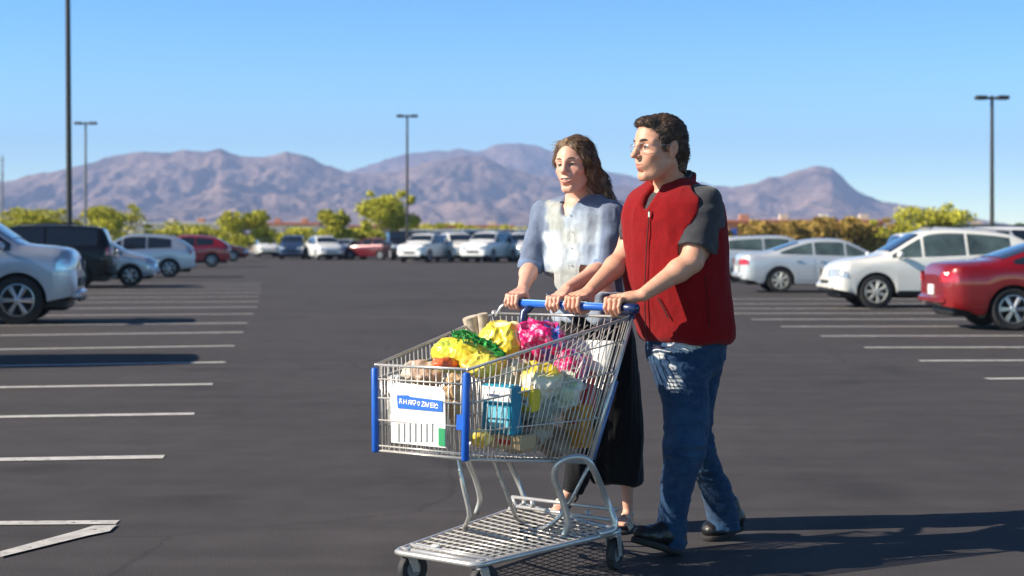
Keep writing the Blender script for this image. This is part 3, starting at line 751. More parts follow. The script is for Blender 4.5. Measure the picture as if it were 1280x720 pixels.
# ================================================================== low buildings
M['stucco']=mat('pale_stucco',(.62,.52,.42),.9,noise=(.1,.5))
M['stucco_w']=mat('white_stucco',(.72,.69,.63),.9,noise=(.1,.5))
M['stucco_o']=mat('terracotta_stucco',(.50,.24,.15),.9,noise=(.12,.5))
M['roof_tile']=mat('terracotta_tile',(.36,.13,.075),.9,noise=(.25,2.))
M['shop_glass']=mat('shop_window',(.03,.04,.05),.1,spec=.8)
M['blue_metal']=mat('blue_awning',(.02,.10,.42),.5)
M['grey_metal']=mat('pale_metal_roof',(.45,.45,.44),.5,metal=.2)
def building(x0,x1,D,h,label,wall,roof,bays,seed=1,dep=16,cat='building',name='shop_building'):
    X0=(x0-640)/F*D; X1=(x1-640)/F*D; w_=X1-X0
    t=thing(name,label,cat,((X0+X1)/2,D,0),group='low buildings beyond the car park')
    MB().box((0,dep/2,h/2),(w_,dep,h)).build('wall',M[wall],t)
    MB().box((0,dep/2-.3,h+.2),(w_+.8,dep+1.2,.4),bev=.08).build('roof',M[roof],t)
    g=random.Random(seed)
    for i in range(bays):
        bx=-w_/2+w_*(i+.5)/bays; bw=w_/bays*.6
        f=MB().box((bx,-.04,h*.38),(bw,.12,h*.6)).build('window',M['shop_glass'],t)
        MB().box((bx,-.12,h*.70),(bw+.2,.08,.15)).build('frame',M[wall],f)
        if g.random()<.5:
            MB().box((bx,-.35,h*.80),(bw*1.1,.6,.12)).build('awning',M[g.choice(['roof_tile','stucco_w','stucco_o'])],t)
    for i in range(max(2,bays//3)):
        px=-w_/2+w_*(i+.5)/max(2,bays//3)
        MB().box((px,.2,h+.55),(w_/bays*.7,.8,1.0),bev=.05).build('parapet',M[g.choice(['stucco_w','stucco_o','stucco'])],t)
    return t
building(160,270,255,3.7,'long pale shop building low on the horizon at left','stucco_w','grey_metal',9,1)
building(330,398,255,3.7,'pale shop building with orange trim between two green trees','stucco_w','roof_tile',6,2)
building(438,640,270,3.4,'long pale shop building behind the tallest green tree','stucco','roof_tile',14,3)
building(-60,70,250,2.2,'pale flat-roofed building at the left edge behind the black SUV','stucco','grey_metal',8,4)
building(905,1105,190,3.3,'long terracotta-roofed building behind the dry bushes on the right','stucco_o','roof_tile',12,5)
building(1185,1330,230,3.,'low terracotta building behind the right-hand lamp post','stucco','roof_tile',8,6)
t=thing('blue_canopy','blue canopy on a white post beside the man\'s shoulder','canopy',((931-640)/F*112,112,0))
MB().box((0,0,1.85),(3.0,3.,.45),bev=.05).build('roof',M['blue_metal'],t)
for s in (-1,1):
    for q in (-1,1): MB().box((s*1.35,q*1.3,.82),(.18,.18,1.64)).build('post',M['stucco_w'],t)
t=thing('canopy','long pale-roofed canopy over the far row beside the woman','canopy',((578-640)/F*128,128,0))
MB().box((2,2,2.05),(14,5,.22),bev=.05).build('roof',M['grey_metal'],t)
for k in range(5): MB().tube([(-4.6+k*3.3,2,0),(-4.6+k*3.3,2,2.)],.09,8).build('post',M['pole_grey'],t)
# gravel strip and kerb beyond the lot
b=MB(); b.box((0,153,.03),(320,5.8,.24)); struct(b.build('kerb',M['concrete']))
# ================================================================== shopping cart
M['wire']=mat('galvanised_wire',(.62,.59,.54),.34,metal=.45,noise=(.12,30))
M['tube']=mat('zinc_tube',(.62,.60,.57),.28,metal=.55,noise=(.10,12))
M['blue']=mat('blue_plastic',(.012,.11,.52),.35,noise=(.08,20))
M['blue_handle']=mat('blue_handle_plastic',(.02,.13,.55),.25,coat=.3)
M['navy_plastic']=mat('navy_plastic',(.008,.02,.09),.3,coat=.4)
M['sign_white']=mat('white_sign',(.80,.79,.75),.45,noise=(.05,9))
M['band_blue']=mat('sign_blue_band',(.015,.14,.60),.5)
M['grey_plastic']=mat('grey_plastic',(.25,.25,.25),.5)
M['caster_rubber']=mat('caster_rubber',(.03,.03,.032),.7)
NF=P(585,462,5.95); FF=P(470,456,6.25); NR=P(790,396,6.40); FR=P(618,392,6.84)
NFb=P(583,574,5.97); FFb=P(471,563,6.22); NRb=P(737,578,6.22); FRb=P(632,566,6.58)
def lerp(a,b,t): return a+(b-a)*t
def CP(u,v,w):      # u front..rear, v near..far, w bottom..top
    t=lerp(lerp(NF,FF,v),lerp(NR,FR,v),u); b=lerp(lerp(NFb,FFb,v),lerp(NRb,FRb,v),u)
    return lerp(b,t,w)
cart_o=G(640,700); cart_o.z=0
cart=thing('shopping_cart','wire shopping cart with blue corner posts and blue handle, full of groceries','shopping cart',cart_o)
off=tuple(cart_o)
def part(mb,name,m,parent=None,smooth=True): return mb.build(name,m,parent or cart,off=None if (parent and parent!=cart) else off,smooth=smooth)
# children of parts live in the same local space (parts sit at the cart's origin)
def sub(mb,name,m,parent,smooth=True): return mb.build(name,m,parent,off=off,smooth=smooth)
W1=.0024; W2=.0042
near=MB(); far_=MB(); front=MB(); rear=MB(); floor=MB(); rim=MB()
out=lambda u,v,w: CP(u,v,w)
nside=30
for i in range(1,nside):
    u=i/nside
    near.tube([CP(u,0,0),CP(u,0,.5),CP(u,0,.985)],W1,5); far_.tube([CP(u,1,0),CP(u,1,.985)],W1,5)
for w_ in (.0,.30,.62,.84):
    r=W2 if w_ in(.0,.62) else .003
    near.tube([CP(0,-.006,w_),CP(1,-.006,w_)],r,6); far_.tube([CP(0,1.006,w_),CP(1,1.006,w_)],r,6)
nfr=15
for i in range(1,nfr):
    v=i/nfr; front.tube([CP(0,v,0),CP(0,v,.985)],W1,5)
for w_ in (.0,.06,.36,.62,.84): front.tube([CP(-.006,0,w_),CP(-.006,1,w_)],.0038 if w_<.7 else .003,6)
for i in range(1,22):
    v=i/22; rear.tube([CP(1,v,.02),CP(1,v,.985)],W1,5)
for w_ in (.0,.3,.6,.8): rear.tube([CP(1.004,0,w_),CP(1.004,1,w_)],.0036,6)
for i in range(1,24): u=i/24; floor.tube([CP(u,0,0),CP(u,1,0)],W1,5)
for i in range(0,11): v=i/10; floor.tube([CP(0,v,-.008),CP(1,v,-.008)],.003,5)
part(near,'side_panel',M['wire']); part(far_,'side_panel',M['wire']); part(front,'front_panel',M['wire']); part(rear,'rear_gate',M['wire']); part(floor,'basket_floor',M['wire'])
rim.tube([CP(0,0,1),CP(0,1,1),CP(1,1,1),CP(1,0,1)],.0062,8,closed=True)
for p in ((0,0),(0,1),(1,1),(1,0)): rim.ball(CP(*p,1),.0068,8,6)
part(rim,'basket_rim',M['tube'])
b=MB(); b.tube([CP(0,0,0),CP(0,1,0),CP(1,1,0),CP(1,0,0)],.0062,8,closed=True); part(b,'basket_base_frame',M['tube'])
# blue corner posts
for v,sx in ((0,1),(1,-1)):
    a=CP(0,v,-.02); c=CP(0,v,.97); b=MB()
    fd=(CP(0,v,.5)-CP(1,v,.5)).normalized()
    b.tube([a+fd*.006,lerp(a,c,.02)+fd*.006,lerp(a,c,.98)+fd*.006,c+fd*.006],[.011,.0145,.0145,.011],12)
    part(b,'corner_post',M['blue'])
for v in (0,1):
    b=MB(); b.tube([CP(1,v,0)+Vector((0,-.003 if v==0 else .003,0)),CP(1,v,1.02)],.0105,10); part(b,'rear_post',M['tube'])
b=MB(); b.tube([CP(1.012,-.012,.02),CP(1.012,-.012,.55)],.0085,8); part(b,'post_guard',mat('blue_grey_guard',(.12,.20,.42),.35,metal=.3))
# handle
HN=P(798,386,6.36); HF=P(632,378,6.82); ha=(HF-HN).normalized(); HR=.0165
b=MB(); b.tube([lerp(HN,HF,.14),lerp(HN,HF,.15),lerp(HN,HF,.95),lerp(HN,HF,.96)],[.012,HR,HR,.012],16); hd=part(b,'handle',M['blue_handle'])
b=MB(); b.tube([lerp(HN,HF,0),lerp(HN,HF,.01),lerp(HN,HF,.125),lerp(HN,HF,.135)],[.012,.021,.021,.015],14); part(b,'handle_cap',M['navy_plastic'])
b=MB(); b.tube([lerp(HN,HF,.965),lerp(HN,HF,1.0)],.014,12); part(b,'handle_cap',M['navy_plastic'])
b=MB(); b.tube([lerp(HN,HF,.17)+Vector((0,-.010,.0135)),lerp(HN,HF,.93)+Vector((0,-.010,.0135))],.004,6); sub(b,'handle_stripe',mat('pale_blue_stripe',(.25,.50,.85),.3),hd)
for v,hp in ((0,lerp(HN,HF,.07)),(1,lerp(HN,HF,.98))):
    b=MB(); b.tube([CP(1,v,.96),lerp(CP(1,v,1),hp,.5)+Vector((.0,0,.004)),hp],.009,8); b.ball(CP(1,v,1.),.014,10,8); part(b,'handle_bracket',M['navy_plastic'] if v==0 else M['tube'])
b=MB(); q=CP(1,.77,1.); b.tube([lerp(HN,HF,.77),q+Vector((0,0,.01)),q+Vector((-.01,-.02,-.05)),q+Vector((.02,-.035,-.11))],[.011,.019,.016,.008],10); part(b,'seat_strap',M['navy_plastic'])
# child seat flap
b=MB()
for i in range(0,17):
    v=.06+.88*i/16; b.tube([CP(.985,v,.94),CP(.80,v,.80),CP(.74,v,.58)],W1,5)
for (u,w_) in ((.80,.80),(.74,.58),(.77,.69)): b.tube([CP(u,.05,w_),CP(u,.95,w_)],.0038,6)
part(b,'child_seat',M['wire'])
b=MB(); g=[[lerp(CP(.965,.05,.62),CP(.965,.45,.62),j/3)+(CP(.965,.05,.84)-CP(.965,.05,.62))*i/3 for j in range(4)] for i in range(4)]; b.grid(g)
o=part(b,'seat_flap',M['sign_white']); md=o.modifiers.new('t','SOLIDIFY'); md.thickness=.006
# card on the front panel
fx=(CP(0,1,.5)-CP(0,0,.5)).normalized(); fz=(CP(0,.5,1)-CP(0,.5,0)).normalized(); fn=fx.cross(fz).normalized()
if fn.y>0: fn=-fn
def FP(px,py,d):    # front panel plane from photo pixels
    o=CP(0,.5,.5)+fn*d
    ray=Vector(((px-640)/F,1,-(py-HOR)/F)); c0=Vector((0,0,HC))
    t=(o-c0).dot(fn)/ray.dot(fn); return c0+ray*t
def plate(pts,d,th,name,m,parent=None):
    b=MB(); a=[FP(x,y,d) for x,y in pts]; c=[p-fn*th for p in a]; n=len(a)
    b.add(a+c,[tuple(range(n)),tuple(range(2*n-1,n-1,-1))]+[(i,i+n,(i+1)%n+n,(i+1)%n) for i in range(n)])
    return b.build(name,m,parent or cart,off=off)
sg=plate([(488,486),(495,478),(551,484),(556,490),(557,560),(489,553)],.006,.004,'sign_card',M['sign_white'])
plate([(496,494),(510,494),(512,496),(553,501),(553,515),(497,510)],.009,.002,'blue_band',M['band_blue'],sg)
# white lettering strokes in the band
lw=mat('white_lettering',(.85,.86,.88),.5); b=MB()
def stroke(x0,y0,x1,y1,wd=1.1):
    dx,dy=x1-x0,y1-y0; l=math.hypot(dx,dy); nx,ny=-dy/l*wd/2,dx/l*wd/2
    a=[FP(x0+nx,y0+ny,.0105),FP(x1+nx,y1+ny,.0105),FP(x1-nx,y1-ny,.0105),FP(x0-nx,y0-ny,.0105)]
    b.add(a,[(0,1,2,3)])
def glyph(x,y,segs,s=1.):
    for (a,c,e,f) in segs: stroke(x+a*s,y+c*s,x+e*s,y+f*s)
ys=lambda x: 498.6+(x-498)*.125
GL=[[(0,0,3,0),(1.5,0,0,5),(1.5,1.5,3,5)],[(0,0,0,5),(0,2.5,3,2.5),(3,0,3,5)],[(0,1,3,0),(0,5,1.6,1),(1.4,1,3.4,5),(3.9,0,3.9,5.5)],[(0,0,3.4,0),(0,0,0,3),(3.4,0,3.4,3),(0,3,3.4,3),(1.7,3,1.7,5.5)],
    [(0,2.5,1.6,0),(1.6,0,3.4,2.5),(.4,3.6,3,3.6),(1.7,3.6,1.7,5.5)],[(0,0,3,0),(3,0,0,5),(0,5,3.4,5),(4,0,4,5.5)],[(0,0,0,2.4),(0,2.4,3,2.4),(3,0,3,2.4),(0,4,3.2,4),(1.6,4,1.6,5.6)],[(0,0,3,0),(0,0,0,5),(0,2.5,3,2.5),(0,5,3,5),(4,0,4,5.6)],[(1.6,0,0,3),(1.6,0,3.2,3),(0,5,3.2,5)]]
xx=499.
for g_ in GL:
    glyph(xx,ys(xx),g_,1.12); xx+=5.6
b.build('lettering',lw,sg,off=off)
plate([(548,535),(556,536),(556,558),(548,557)],.0095,.002,'green_label',mat('green_print',(.02,.30,.11),.5),sg)
b=MB()
for i in range(7):
    x=495+i*7; a=[FP(x,528,.0102),FP(x+3,528.4,.0102),FP(x+3,552,.0102),FP(x,551.6,.0102)]; b.add(a,[(0,1,2,3)])
b.build('grey_print',mat('grey_print',(.62,.62,.60),.6),sg,off=off)
plate([(571,518),(579,519),(578,538),(570,537)],.008,.003,'blue_tag',M['blue'],cart)
# ---- lower frame
T_ff=PZ(493,690,.13); T_nf=PZ(596,707,.13); T_nr=PZ(776,664,.155); T_fr=PZ(655,632,.16)
def TP(u,v,dz=0): 
    p=lerp(lerp(T_nf,T_ff,v),lerp(T_nr,T_fr,v),u); return p+Vector((0,0,dz))
b=MB()
def rnd(p,q,r_,k=.035):   # rounded corner p->q->r
    a=q+(p-q).normalized()*k; c=q+(r_-q).normalized()*k
    return [a,lerp(lerp(a,q,.5),lerp(q,c,.5),.5),c] if False else [a, a*.25+q*.5+c*.25, c]
loop=rnd(T_nr,T_nf,T_ff)+rnd(T_nf,T_ff,T_fr)+rnd(T_ff,T_fr,T_nr,.02)+rnd(T_fr,T_nr,T_nf,.02)
b.tube(loop,.0115,10,closed=True); part(b,'tray_frame',M['tube'])
b=MB()
for u in (.045,.11): b.tube([TP(u,0,.004),TP(u,1,.004)],.0095,8)
part(b,'tray_crossbar',M['tube'])
b=MB()
for i in range(17): u=.14+.86*i/16; b.tube([TP(u,0,.006),TP(u,1,.006)],.0034,6)
for i in range(1,13): v=i/13; b.tube([TP(.1,v,.001),TP(1,v,.001)],.0034,6)
part(b,'tray_grid',M['wire'])
b=MB(); b.box(TP(.13,.72,.012),(.035,.03,.012),bev=.005); part(b,'tray_clip',M['sign_white'])
# rear cross rods
b=MB()
for (p,q) in (((640,621,6.75),(772,637,6.42)),((646,633,6.72),(772,651,6.40)),((640,621,6.75),(646,633,6.72))): b.tube([P(*p),P(*q)],.0075,8)
for s in ((666,628),(735,640)): b.box(P(s[0],s[1]+2,6.6),(.022,.02,.03),bev=.004)
part(b,'rear_crossbar',M['tube'])
# front struts
def bez(pts,n=8):    # Catmull-Rom through points
    pts=[Vector(p) for p in pts]; q=[pts[0]*2-pts[1]]+pts+[pts[-1]*2-pts[-2]]; o=[]
    for i in range(1,len(q)-2):
        for k in range(n):
            t=k/n; a,b_,c,d=q[i-1:i+3]
            o.append(.5*((2*b_)+(c-a)*t+(2*a-5*b_+4*c-d)*t*t+(3*b_-a-3*c+d)*t**3))
    o.append(pts[-1]); return o
for pts in (((573,570,6.14),(578,602,6.12),(586,638,6.14),(585,650,6.2),(579,662,6.45)),((615,570,6.22),(628,602,6.3),(641,637,6.42),(646,648,6.5),(656,652,6.58))):
    b=MB(); b.tube(bez([P(*p) for p in pts]),.0092,8); part(b,'front_strut',M['tube'])
# rear loops (near and far)
loopN=[(704,673,6.24),(709,652,6.23),(702,622,6.20),(693,597,6.15),(697,581,6.13),(713,572,6.12),(731,573,6.13),(742,587,6.16),(756,620,6.28),(768,650,6.28),(766,662,6.27),(750,667,6.22)]
b=MB(); b.tube(bez([P(*p) for p in loopN]),.0132,12); part(b,'rear_loop',M['tube'])
dv=(T_fr-T_nr)*.93
b=MB(); b.tube(bez([P(*p)+dv for p in loopN]),.0118,10); part(b,'rear_loop',M['tube'])
b=MB(); b.tube([P(738,578,6.24),P(716,622,6.3),P(708,636,6.32),P(698,618,6.4),P(690,590,6.45)],.0075,8); part(b,'rear_brace',M['tube'])
b=MB(); b.tube([P(668,665,6.35),P(690,655,6.3),P(701,645,6.28),P(704,632,6.28)],.0085,8); part(b,'rear_brace',M['tube'])
# ---- casters
def caster(pos,ztop,yaw,first=None):
    e=bpy.data.objects.new('caster',None); COL.objects.link(e); e.parent=cart; e.location=Vector((pos.x,pos.y,0))-Vector((off[0],off[1],0)); e.rotation_euler=(0,0,yaw)
    r=.063
    w_=MB(); w_.lathe([(r*.55,-.014),(r*.93,-.016),(r,-.009),(r,.009),(r*.93,.016),(r*.55,.014)],(0.02,0,r),(0,1,0),26); w_.build('wheel',M['caster_rubber'],e,smooth=50)
    h_=MB(); h_.lathe([(0,-.015),(r*.5,-.012),(r*.56,-.006),(r*.56,.006),(r*.5,.012),(0,.015)],(0.02,0,r),(0,1,0),20); h_.build('hub',M['grey_plastic'],e,smooth=40)
    f=MB()
    for s in (-1,1):
        f.add([(-.018,s*.022,ztop-.012),(.022,s*.022,ztop-.012),(.035,s*.022,r-.008),(.006,s*.022,r-.008),(-.018,s*.026,ztop-.012),(.022,s*.026,ztop-.012),(.035,s*.026,r-.008),(.006,s*.026,r-.008)],
            [(0,1,2,3),(7,6,5,4),(0,4,5,1),(1,5,6,2),(2,6,7,3),(3,7,4,0)])
    f.box((0,0,ztop-.010),(.046,.056,.008),bev=.003); f.tube([(0.02,-.03,r),(.02,.03,r)],.006,8); f.tube([(0,0,ztop-.01),(0,0,ztop+.02)],.013,10)
    f.build('fork',M['tube'],e,smooth=35)
    return e
caster(TP(.04,.04),.125,R(40)); caster(TP(.04,.90),.125,R(40)); 
caster(TP(.965,.03),.15,R(65)); caster(TP(.965,.97),.155,R(50))
# ================================================================== groceries
def sd_mesh(fn_,lo,hi,h):      # mesh of a distance field built by fn_
    fl=Field(np.arange(lo[0],hi[0],h,dtype=np.float32),np.arange(lo[1],hi[1],h,dtype=np.float32),np.arange(lo[2],hi[2],h,dtype=np.float32)); fn_(fl); return fl.mesh()
A3=lambda *a: np.array(a)
def bag(name,label,cat,px,py,D,r,cols,seed,crump=.012,knot=False,rough=.4,scale=22.,yaw=0.,patt=None,group='groceries in the shopping cart'):
    c=P(px,py,D); g=np.random.default_rng(seed)
    Rz=np.array([[math.cos(yaw),-math.sin(yaw),0],[math.sin(yaw),math.cos(yaw),0],[0,0,1]])
    m=max(r)+.05
    pl=[]
    for _ in range(26):
        d=g.normal(size=3); d/=np.linalg.norm(d); pl.append((Rz@d,float(np.linalg.norm(d*np.array(r)))*(.80+.22*g.random())))
    def fn_(fl):
        fl.ell((0,0,0),r,Rz,k=.02)
        for _ in range(6):
            d=g.normal(size=3); d/=np.linalg.norm(d); q=Rz@(d*np.array(r)*.62); fl.ell(q,[a*(.38+.2*g.random()) for a in r],Rz,k=.025)
        if knot:
            fl.cone((0,0,r[2]*.8),(.01,0,r[2]+.02),.025,.010,k=.02); fl.cone((.01,0,r[2]+.018),(.035,.01,r[2]+.04),.008,.016,k=.01); fl.cone((.01,0,r[2]+.018),(-.02,-.01,r[2]+.045),.008,.014,k=.01)
    def fn2(fl):
        fn_(fl); X,Y,Z=fl.x[:,None,None],fl.y[None,:,None],fl.z[None,None,:]
        for n_,h_ in pl: fl.f=np.maximum(fl.f,np.where(Z>r[2]*.8,-1,X*n_[0]+Y*n_[1]+Z*n_[2]-h_).astype(np.float32)) if knot else np.maximum(fl.f,(X*n_[0]+Y*n_[1]+Z*n_[2]-h_).astype(np.float32))
    V,Q=sd_mesh(fn2,[-m]*3,[m]*3,.0042)
    N=normals(V,Q); q_=V*scale*.8+seed*3.7
    c1=1-np.abs(2*vnoise(q_+fbm(V*20,2)[:,None]*1.2)-1); c2=1-np.abs(2*vnoise(V*A3(48,48,30)+seed)-1); c3=1-np.abs(2*vnoise(V*A3(95,95,60)+seed*2)-1)
    V=V+N*((c1**2-.4)*crump*1.9+(c2**2-.4)*crump*.75+(c3-.5)*.0022)[:,None]
    n2=fbm(V*scale*.45+seed,3)
    if patt: C=patt(V,n2)
    else:
        C=np.array(cols[0])[None,:]*np.ones((len(V),1))
        for i,cc in enumerate(cols[1:]):
            mk=np.clip((fbm(V*(9+4*i)+seed*5+i*11,3)-.52)*14,0,1)[:,None]; C=C*(1-mk)+np.array(cc)[None,:]*mk
    o=mesh_np(name,V,Q,BAGM,None,cols=C); o.location=c; tag(o,label,cat,group); return o
BAGM=mat('bag_film',(.8,.8,.8),.33,attr='Col',coat=.35,bump=.25,bscale=70)
def stripe(c0,c1,c2,nrm,offs):
    def f(V,n):
        s=V@np.array(nrm); C=np.array(c0)[None,:]*np.ones((len(V),1))
        k=np.clip((s+n*.05-offs[0])*90,0,1)[:,None]; C=C*(1-k)+np.array(c1)*k
        k=np.clip((s+n*.05-offs[1])*90,0,1)[:,None]; return C*(1-k)+np.array(c2)*k
    return f
YEL=(.76,.60,.04); ORG=(.80,.30,.04); GRN=(.02,.33,.06); PINK=(.72,.02,.16); CREAM=(.82,.74,.52)
bag('yellow_bag','yellow bag heaped at the front of the cart under a green band','bag',583,445,6.32,(.145,.10,.075),[YEL,(.85,.55,.06),(.60,.70,.06)],1,.006)
bag('orange_bag','orange bag of produce in front of the yellow bag, by the near rim','bag',607,457,6.20,(.10,.08,.045),[(.85,.45,.05),(.85,.68,.10)],2,.006)
bag('red_package','small red-orange package tucked at the front left under the yellow bag','package',556,455,6.20,(.055,.04,.022),[(.75,.13,.03)],3,.004)
gs=thing('green_onions','bunch of bright green stalks and leaves lying across the yellow bag','vegetables',P(600,430,6.2),group='groceries in the shopping cart')
gl_=P(600,430,6.2); go=np.random.default_rng(3); base=[(566,419,6.25),(580,419,6.20),(597,424,6.17),(613,433,6.15),(632,445,6.13)]
for k in range(7):
    b=MB(); q=bez([P(x,y+go.normal()*1.6+(k-3)*.9,d+(k%3)*.008)+Vector((0,0,.002*(k%2))) for x,y,d in base],5)
    b.tube(q,[.0042+.0015*math.sin(i*.9+k) for i in range(len(q))],6); b.build('stalk',mat('green_stalk',(.015+.01*(k%3),.22+.05*(k%3),.03),.5,noise=(.3,60)) if k<3 else bpy.data.materials['green_stalk'],gs,off=tuple(gl_),smooth=True)
b=MB()
for k in range(70):
    t=go.random(); q0=P(566+64*t,417+26*t*t+2*t+go.normal()*2.5,6.19-.05*t)+Vector(go.normal(size=3)*.008); d1=Vector(go.normal(size=3)).normalized()*.016; d2=Vector(go.normal(size=3)).normalized()*.007
    b.add([q0-d1,q0+d2,q0+d1,q0-d2],[(0,1,2,3)])
b.build('leaf',mat('green_leaf',(.02,.30,.05),.6,noise=(.4,50)),gs,off=tuple(gl_))

bag('yellow_bag','second yellow bag, deeper in the cart between the green stalk and the pink bag','bag',630,430,6.48,(.10,.10,.10),[YEL,(.86,.80,.40)],4,.007,yaw=.5)
def pinkp(V,n):
    v=fbm(V*34+3,3); C=np.array([.74,.015,.15])[None,:]*np.ones((len(V),1))
    k=np.clip((v-.5)*30,0,1)[:,None]*np.clip((V[:,0]+.01)*40,0,1)[:,None]; C=C*(1-k)+np.array([.03,.12,.40])*k
    k=np.clip((fbm(V*60+9,2)-.63)*40,0,1)[:,None]; return C*(1-k)+np.array([.85,.30,.45])*k
bag('pink_bag','crumpled magenta bag with blue print near the rear of the cart','bag',675,428,6.46,(.115,.09,.085),[PINK],5,.012,patt=pinkp,yaw=.4,scale=26.)
bag('pink_bag','long magenta and blue bag sagging against the near side of the cart','bag',715,462,6.36,(.075,.06,.085),[PINK],15,.010,patt=pinkp,yaw=.7,scale=26.)
bag('bread_bag','white bread bag with yellow top just below the pink bag','bag',672,476,6.20,(.10,.075,.075),[CREAM],6,.006,patt=stripe((.80,.74,.60),(.84,.72,.35),(.85,.60,.05),(0,0,1),(.03,.05)))
bag('lettuce_bag','pale green bag behind the near wires to the right of the bread','bag',705,490,6.26,(.07,.065,.075),[(.55,.60,.42),(.30,.42,.15),(.75,.72,.62)],7,.01)
def cyanp(V,n):
    C=np.array([.02,.30,.46])[None,:]*np.ones((len(V),1)); k=np.clip((V[:,2]-.045)*120,0,1)[:,None]; C=C*(1-k)+np.array([.75,.80,.80])*k
    k=(np.clip((.035-np.abs(V[:,2]+.02))*200,0,1)*np.clip((.045-np.abs(V[:,0]-.01))*200,0,1))[:,None]; return C*(1-k)+np.array([.18,.55,.68])*k
def carton(name,label,cat,px,py,D,dim,yaw,tilt,m,bits):
    t=thing(name,label,cat,P(px,py,D),R(yaw),'groceries in the shopping cart'); t.rotation_euler=(R(tilt),R(tilt*.6),R(yaw)); w_,d_,h_=dim
    MB().box((0,0,0),dim,bev=.006).build('box',m,t,smooth=30)
    for (n_,mm,x0,x1,z0,z1) in bits:
        b=MB(); e=.0015
        for sg in (-1,1):
            y=sg*(d_/2+e); v=[(x0*w_/2,y,z0*h_/2),(x1*w_/2,y,z0*h_/2),(x1*w_/2,y,z1*h_/2),(x0*w_/2,y,z1*h_/2)]; b.add(v if sg<0 else v[::-1],[(0,1,2,3)])
        b.build(n_,mm,t)
    return t
PK=lambda n,c: mat(n,c,.42,coat=.2,noise=(.06,30))
m_teal,m_wht,m_ltb,m_or,m_tan,m_grn,m_yel,m_red,m_nvy=PK('teal_print',(.015,.25,.38)),PK('white_print',(.74,.75,.74)),PK('light_blue_print',(.16,.50,.66)),PK('orange_print',(.66,.30,.04)),PK('tan_card',(.52,.36,.20)),PK('green_card',(.03,.30,.10)),PK('yellow_card',(.80,.60,.05)),PK('red_card',(.55,.03,.03)),PK('navy_card',(.02,.05,.22))
carton('blue_box','turquoise box with a white upper panel behind the near blue corner post','box',627,511,6.12,(.155,.06,.19),-38,2,m_teal,[('white_panel',m_wht,-.92,.92,.35,.92),('pale_panel',m_ltb,-.5,.7,-.72,.12),('print',m_nvy,-.6,.2,.5,.62)])
carton('tan_box','orange-brown carton standing in the rear bottom corner of the cart','box',722,532,6.33,(.11,.07,.17),-40,-3,m_or,[('panel',m_tan,-.8,.8,-.2,.7),('print',m_red,-.6,.5,.1,.3)])
carton('cracker_box','white and green carton standing behind the card at the front left','box',505,500,6.34,(.12,.06,.20),48,2,m_wht,[('panel',m_grn,-.9,.9,-.8,-.2)])
carton('yellow_box','yellow carton lying beneath the orange bag at the near side','box',655,498,6.16,(.13,.05,.09),-40,6,m_yel,[('panel',m_wht,-.7,.7,-.5,.3),('print',m_red,-.5,.5,-.2,.05)])
carton('red_box','narrow red carton near the rear wires under the pink bag','box',735,486,6.42,(.05,.05,.17),-40,-4,m_red,[('panel',m_wht,-.7,.7,.0,.4)])
carton('brown_box','plain brown carton flat on the basket floor beside the yellow package','box',640,550,6.14,(.17,.10,.06),-40,2,m_tan,[('print',m_red,-.4,.4,-.3,.3)])
bag('paper_bag','crumpled brown paper bag low at the front of the cart, right of the white card','bag',571,500,6.16,(.05,.06,.10),[(.50,.33,.18),(.60,.42,.24)],9,.009)
bag('yellow_package','small yellow package low beside the near blue corner post','package',600,548,6.06,(.042,.035,.035),[(.75,.50,.04),(.80,.68,.2)],10,.006)
bag('white_bag','white plastic bag filling the front left of the cart behind the card','bag',517,500,6.33,(.10,.085,.10),[(.72,.69,.62),(.55,.50,.44)],11,.008)
bag('tan_bag','tan bag low in the middle of the cart','bag',655,540,6.25,(.10,.09,.07),[(.45,.31,.20),(.55,.48,.38),(.28,.16,.11)],12,.012)
bag('grey_bag','grey-green bag in the lower middle of the cart under the bread','bag',672,512,6.22,(.085,.07,.06),[(.38,.38,.33),(.55,.52,.45),(.20,.22,.17)],16,.012)
bag('brown_bag','brown bag low beside the tan bag near the rear','bag',692,552,6.32,(.075,.08,.05),[(.30,.20,.13),(.42,.36,.30)],18,.01)
bag('cream_bag','cream-coloured bag under the orange produce bag','bag',640,470,6.22,(.10,.07,.06),[(.66,.56,.40),(.45,.32,.20)],17,.01)
bag('cream_bag','pale bag lying at the front rim left of the red package','bag',528,466,6.3,(.09,.06,.04),[(.72,.62,.48),(.60,.42,.30)],19,.009)
# rolled paper standing at the far rear of the basket
b=MB(); q0=P(600,440,6.72); q1=P(588,396,6.70); b.tube([q0,lerp(q0,q1,.5),q1],[.030,.032,.036],12,cap=False); b.tube([q1,lerp(q0,q1,.2)],[.034,.026],12); b.tube([P(607,430,6.68),P(603,392,6.66)],.022,10)
tag(b.build('paper_roll',mat('kraft_paper',(.50,.42,.33),.8,noise=(.25,30),bump=.5),smooth=45),'kraft paper roll standing up at the far rear rim of the cart','paper roll','groceries in the shopping cart')
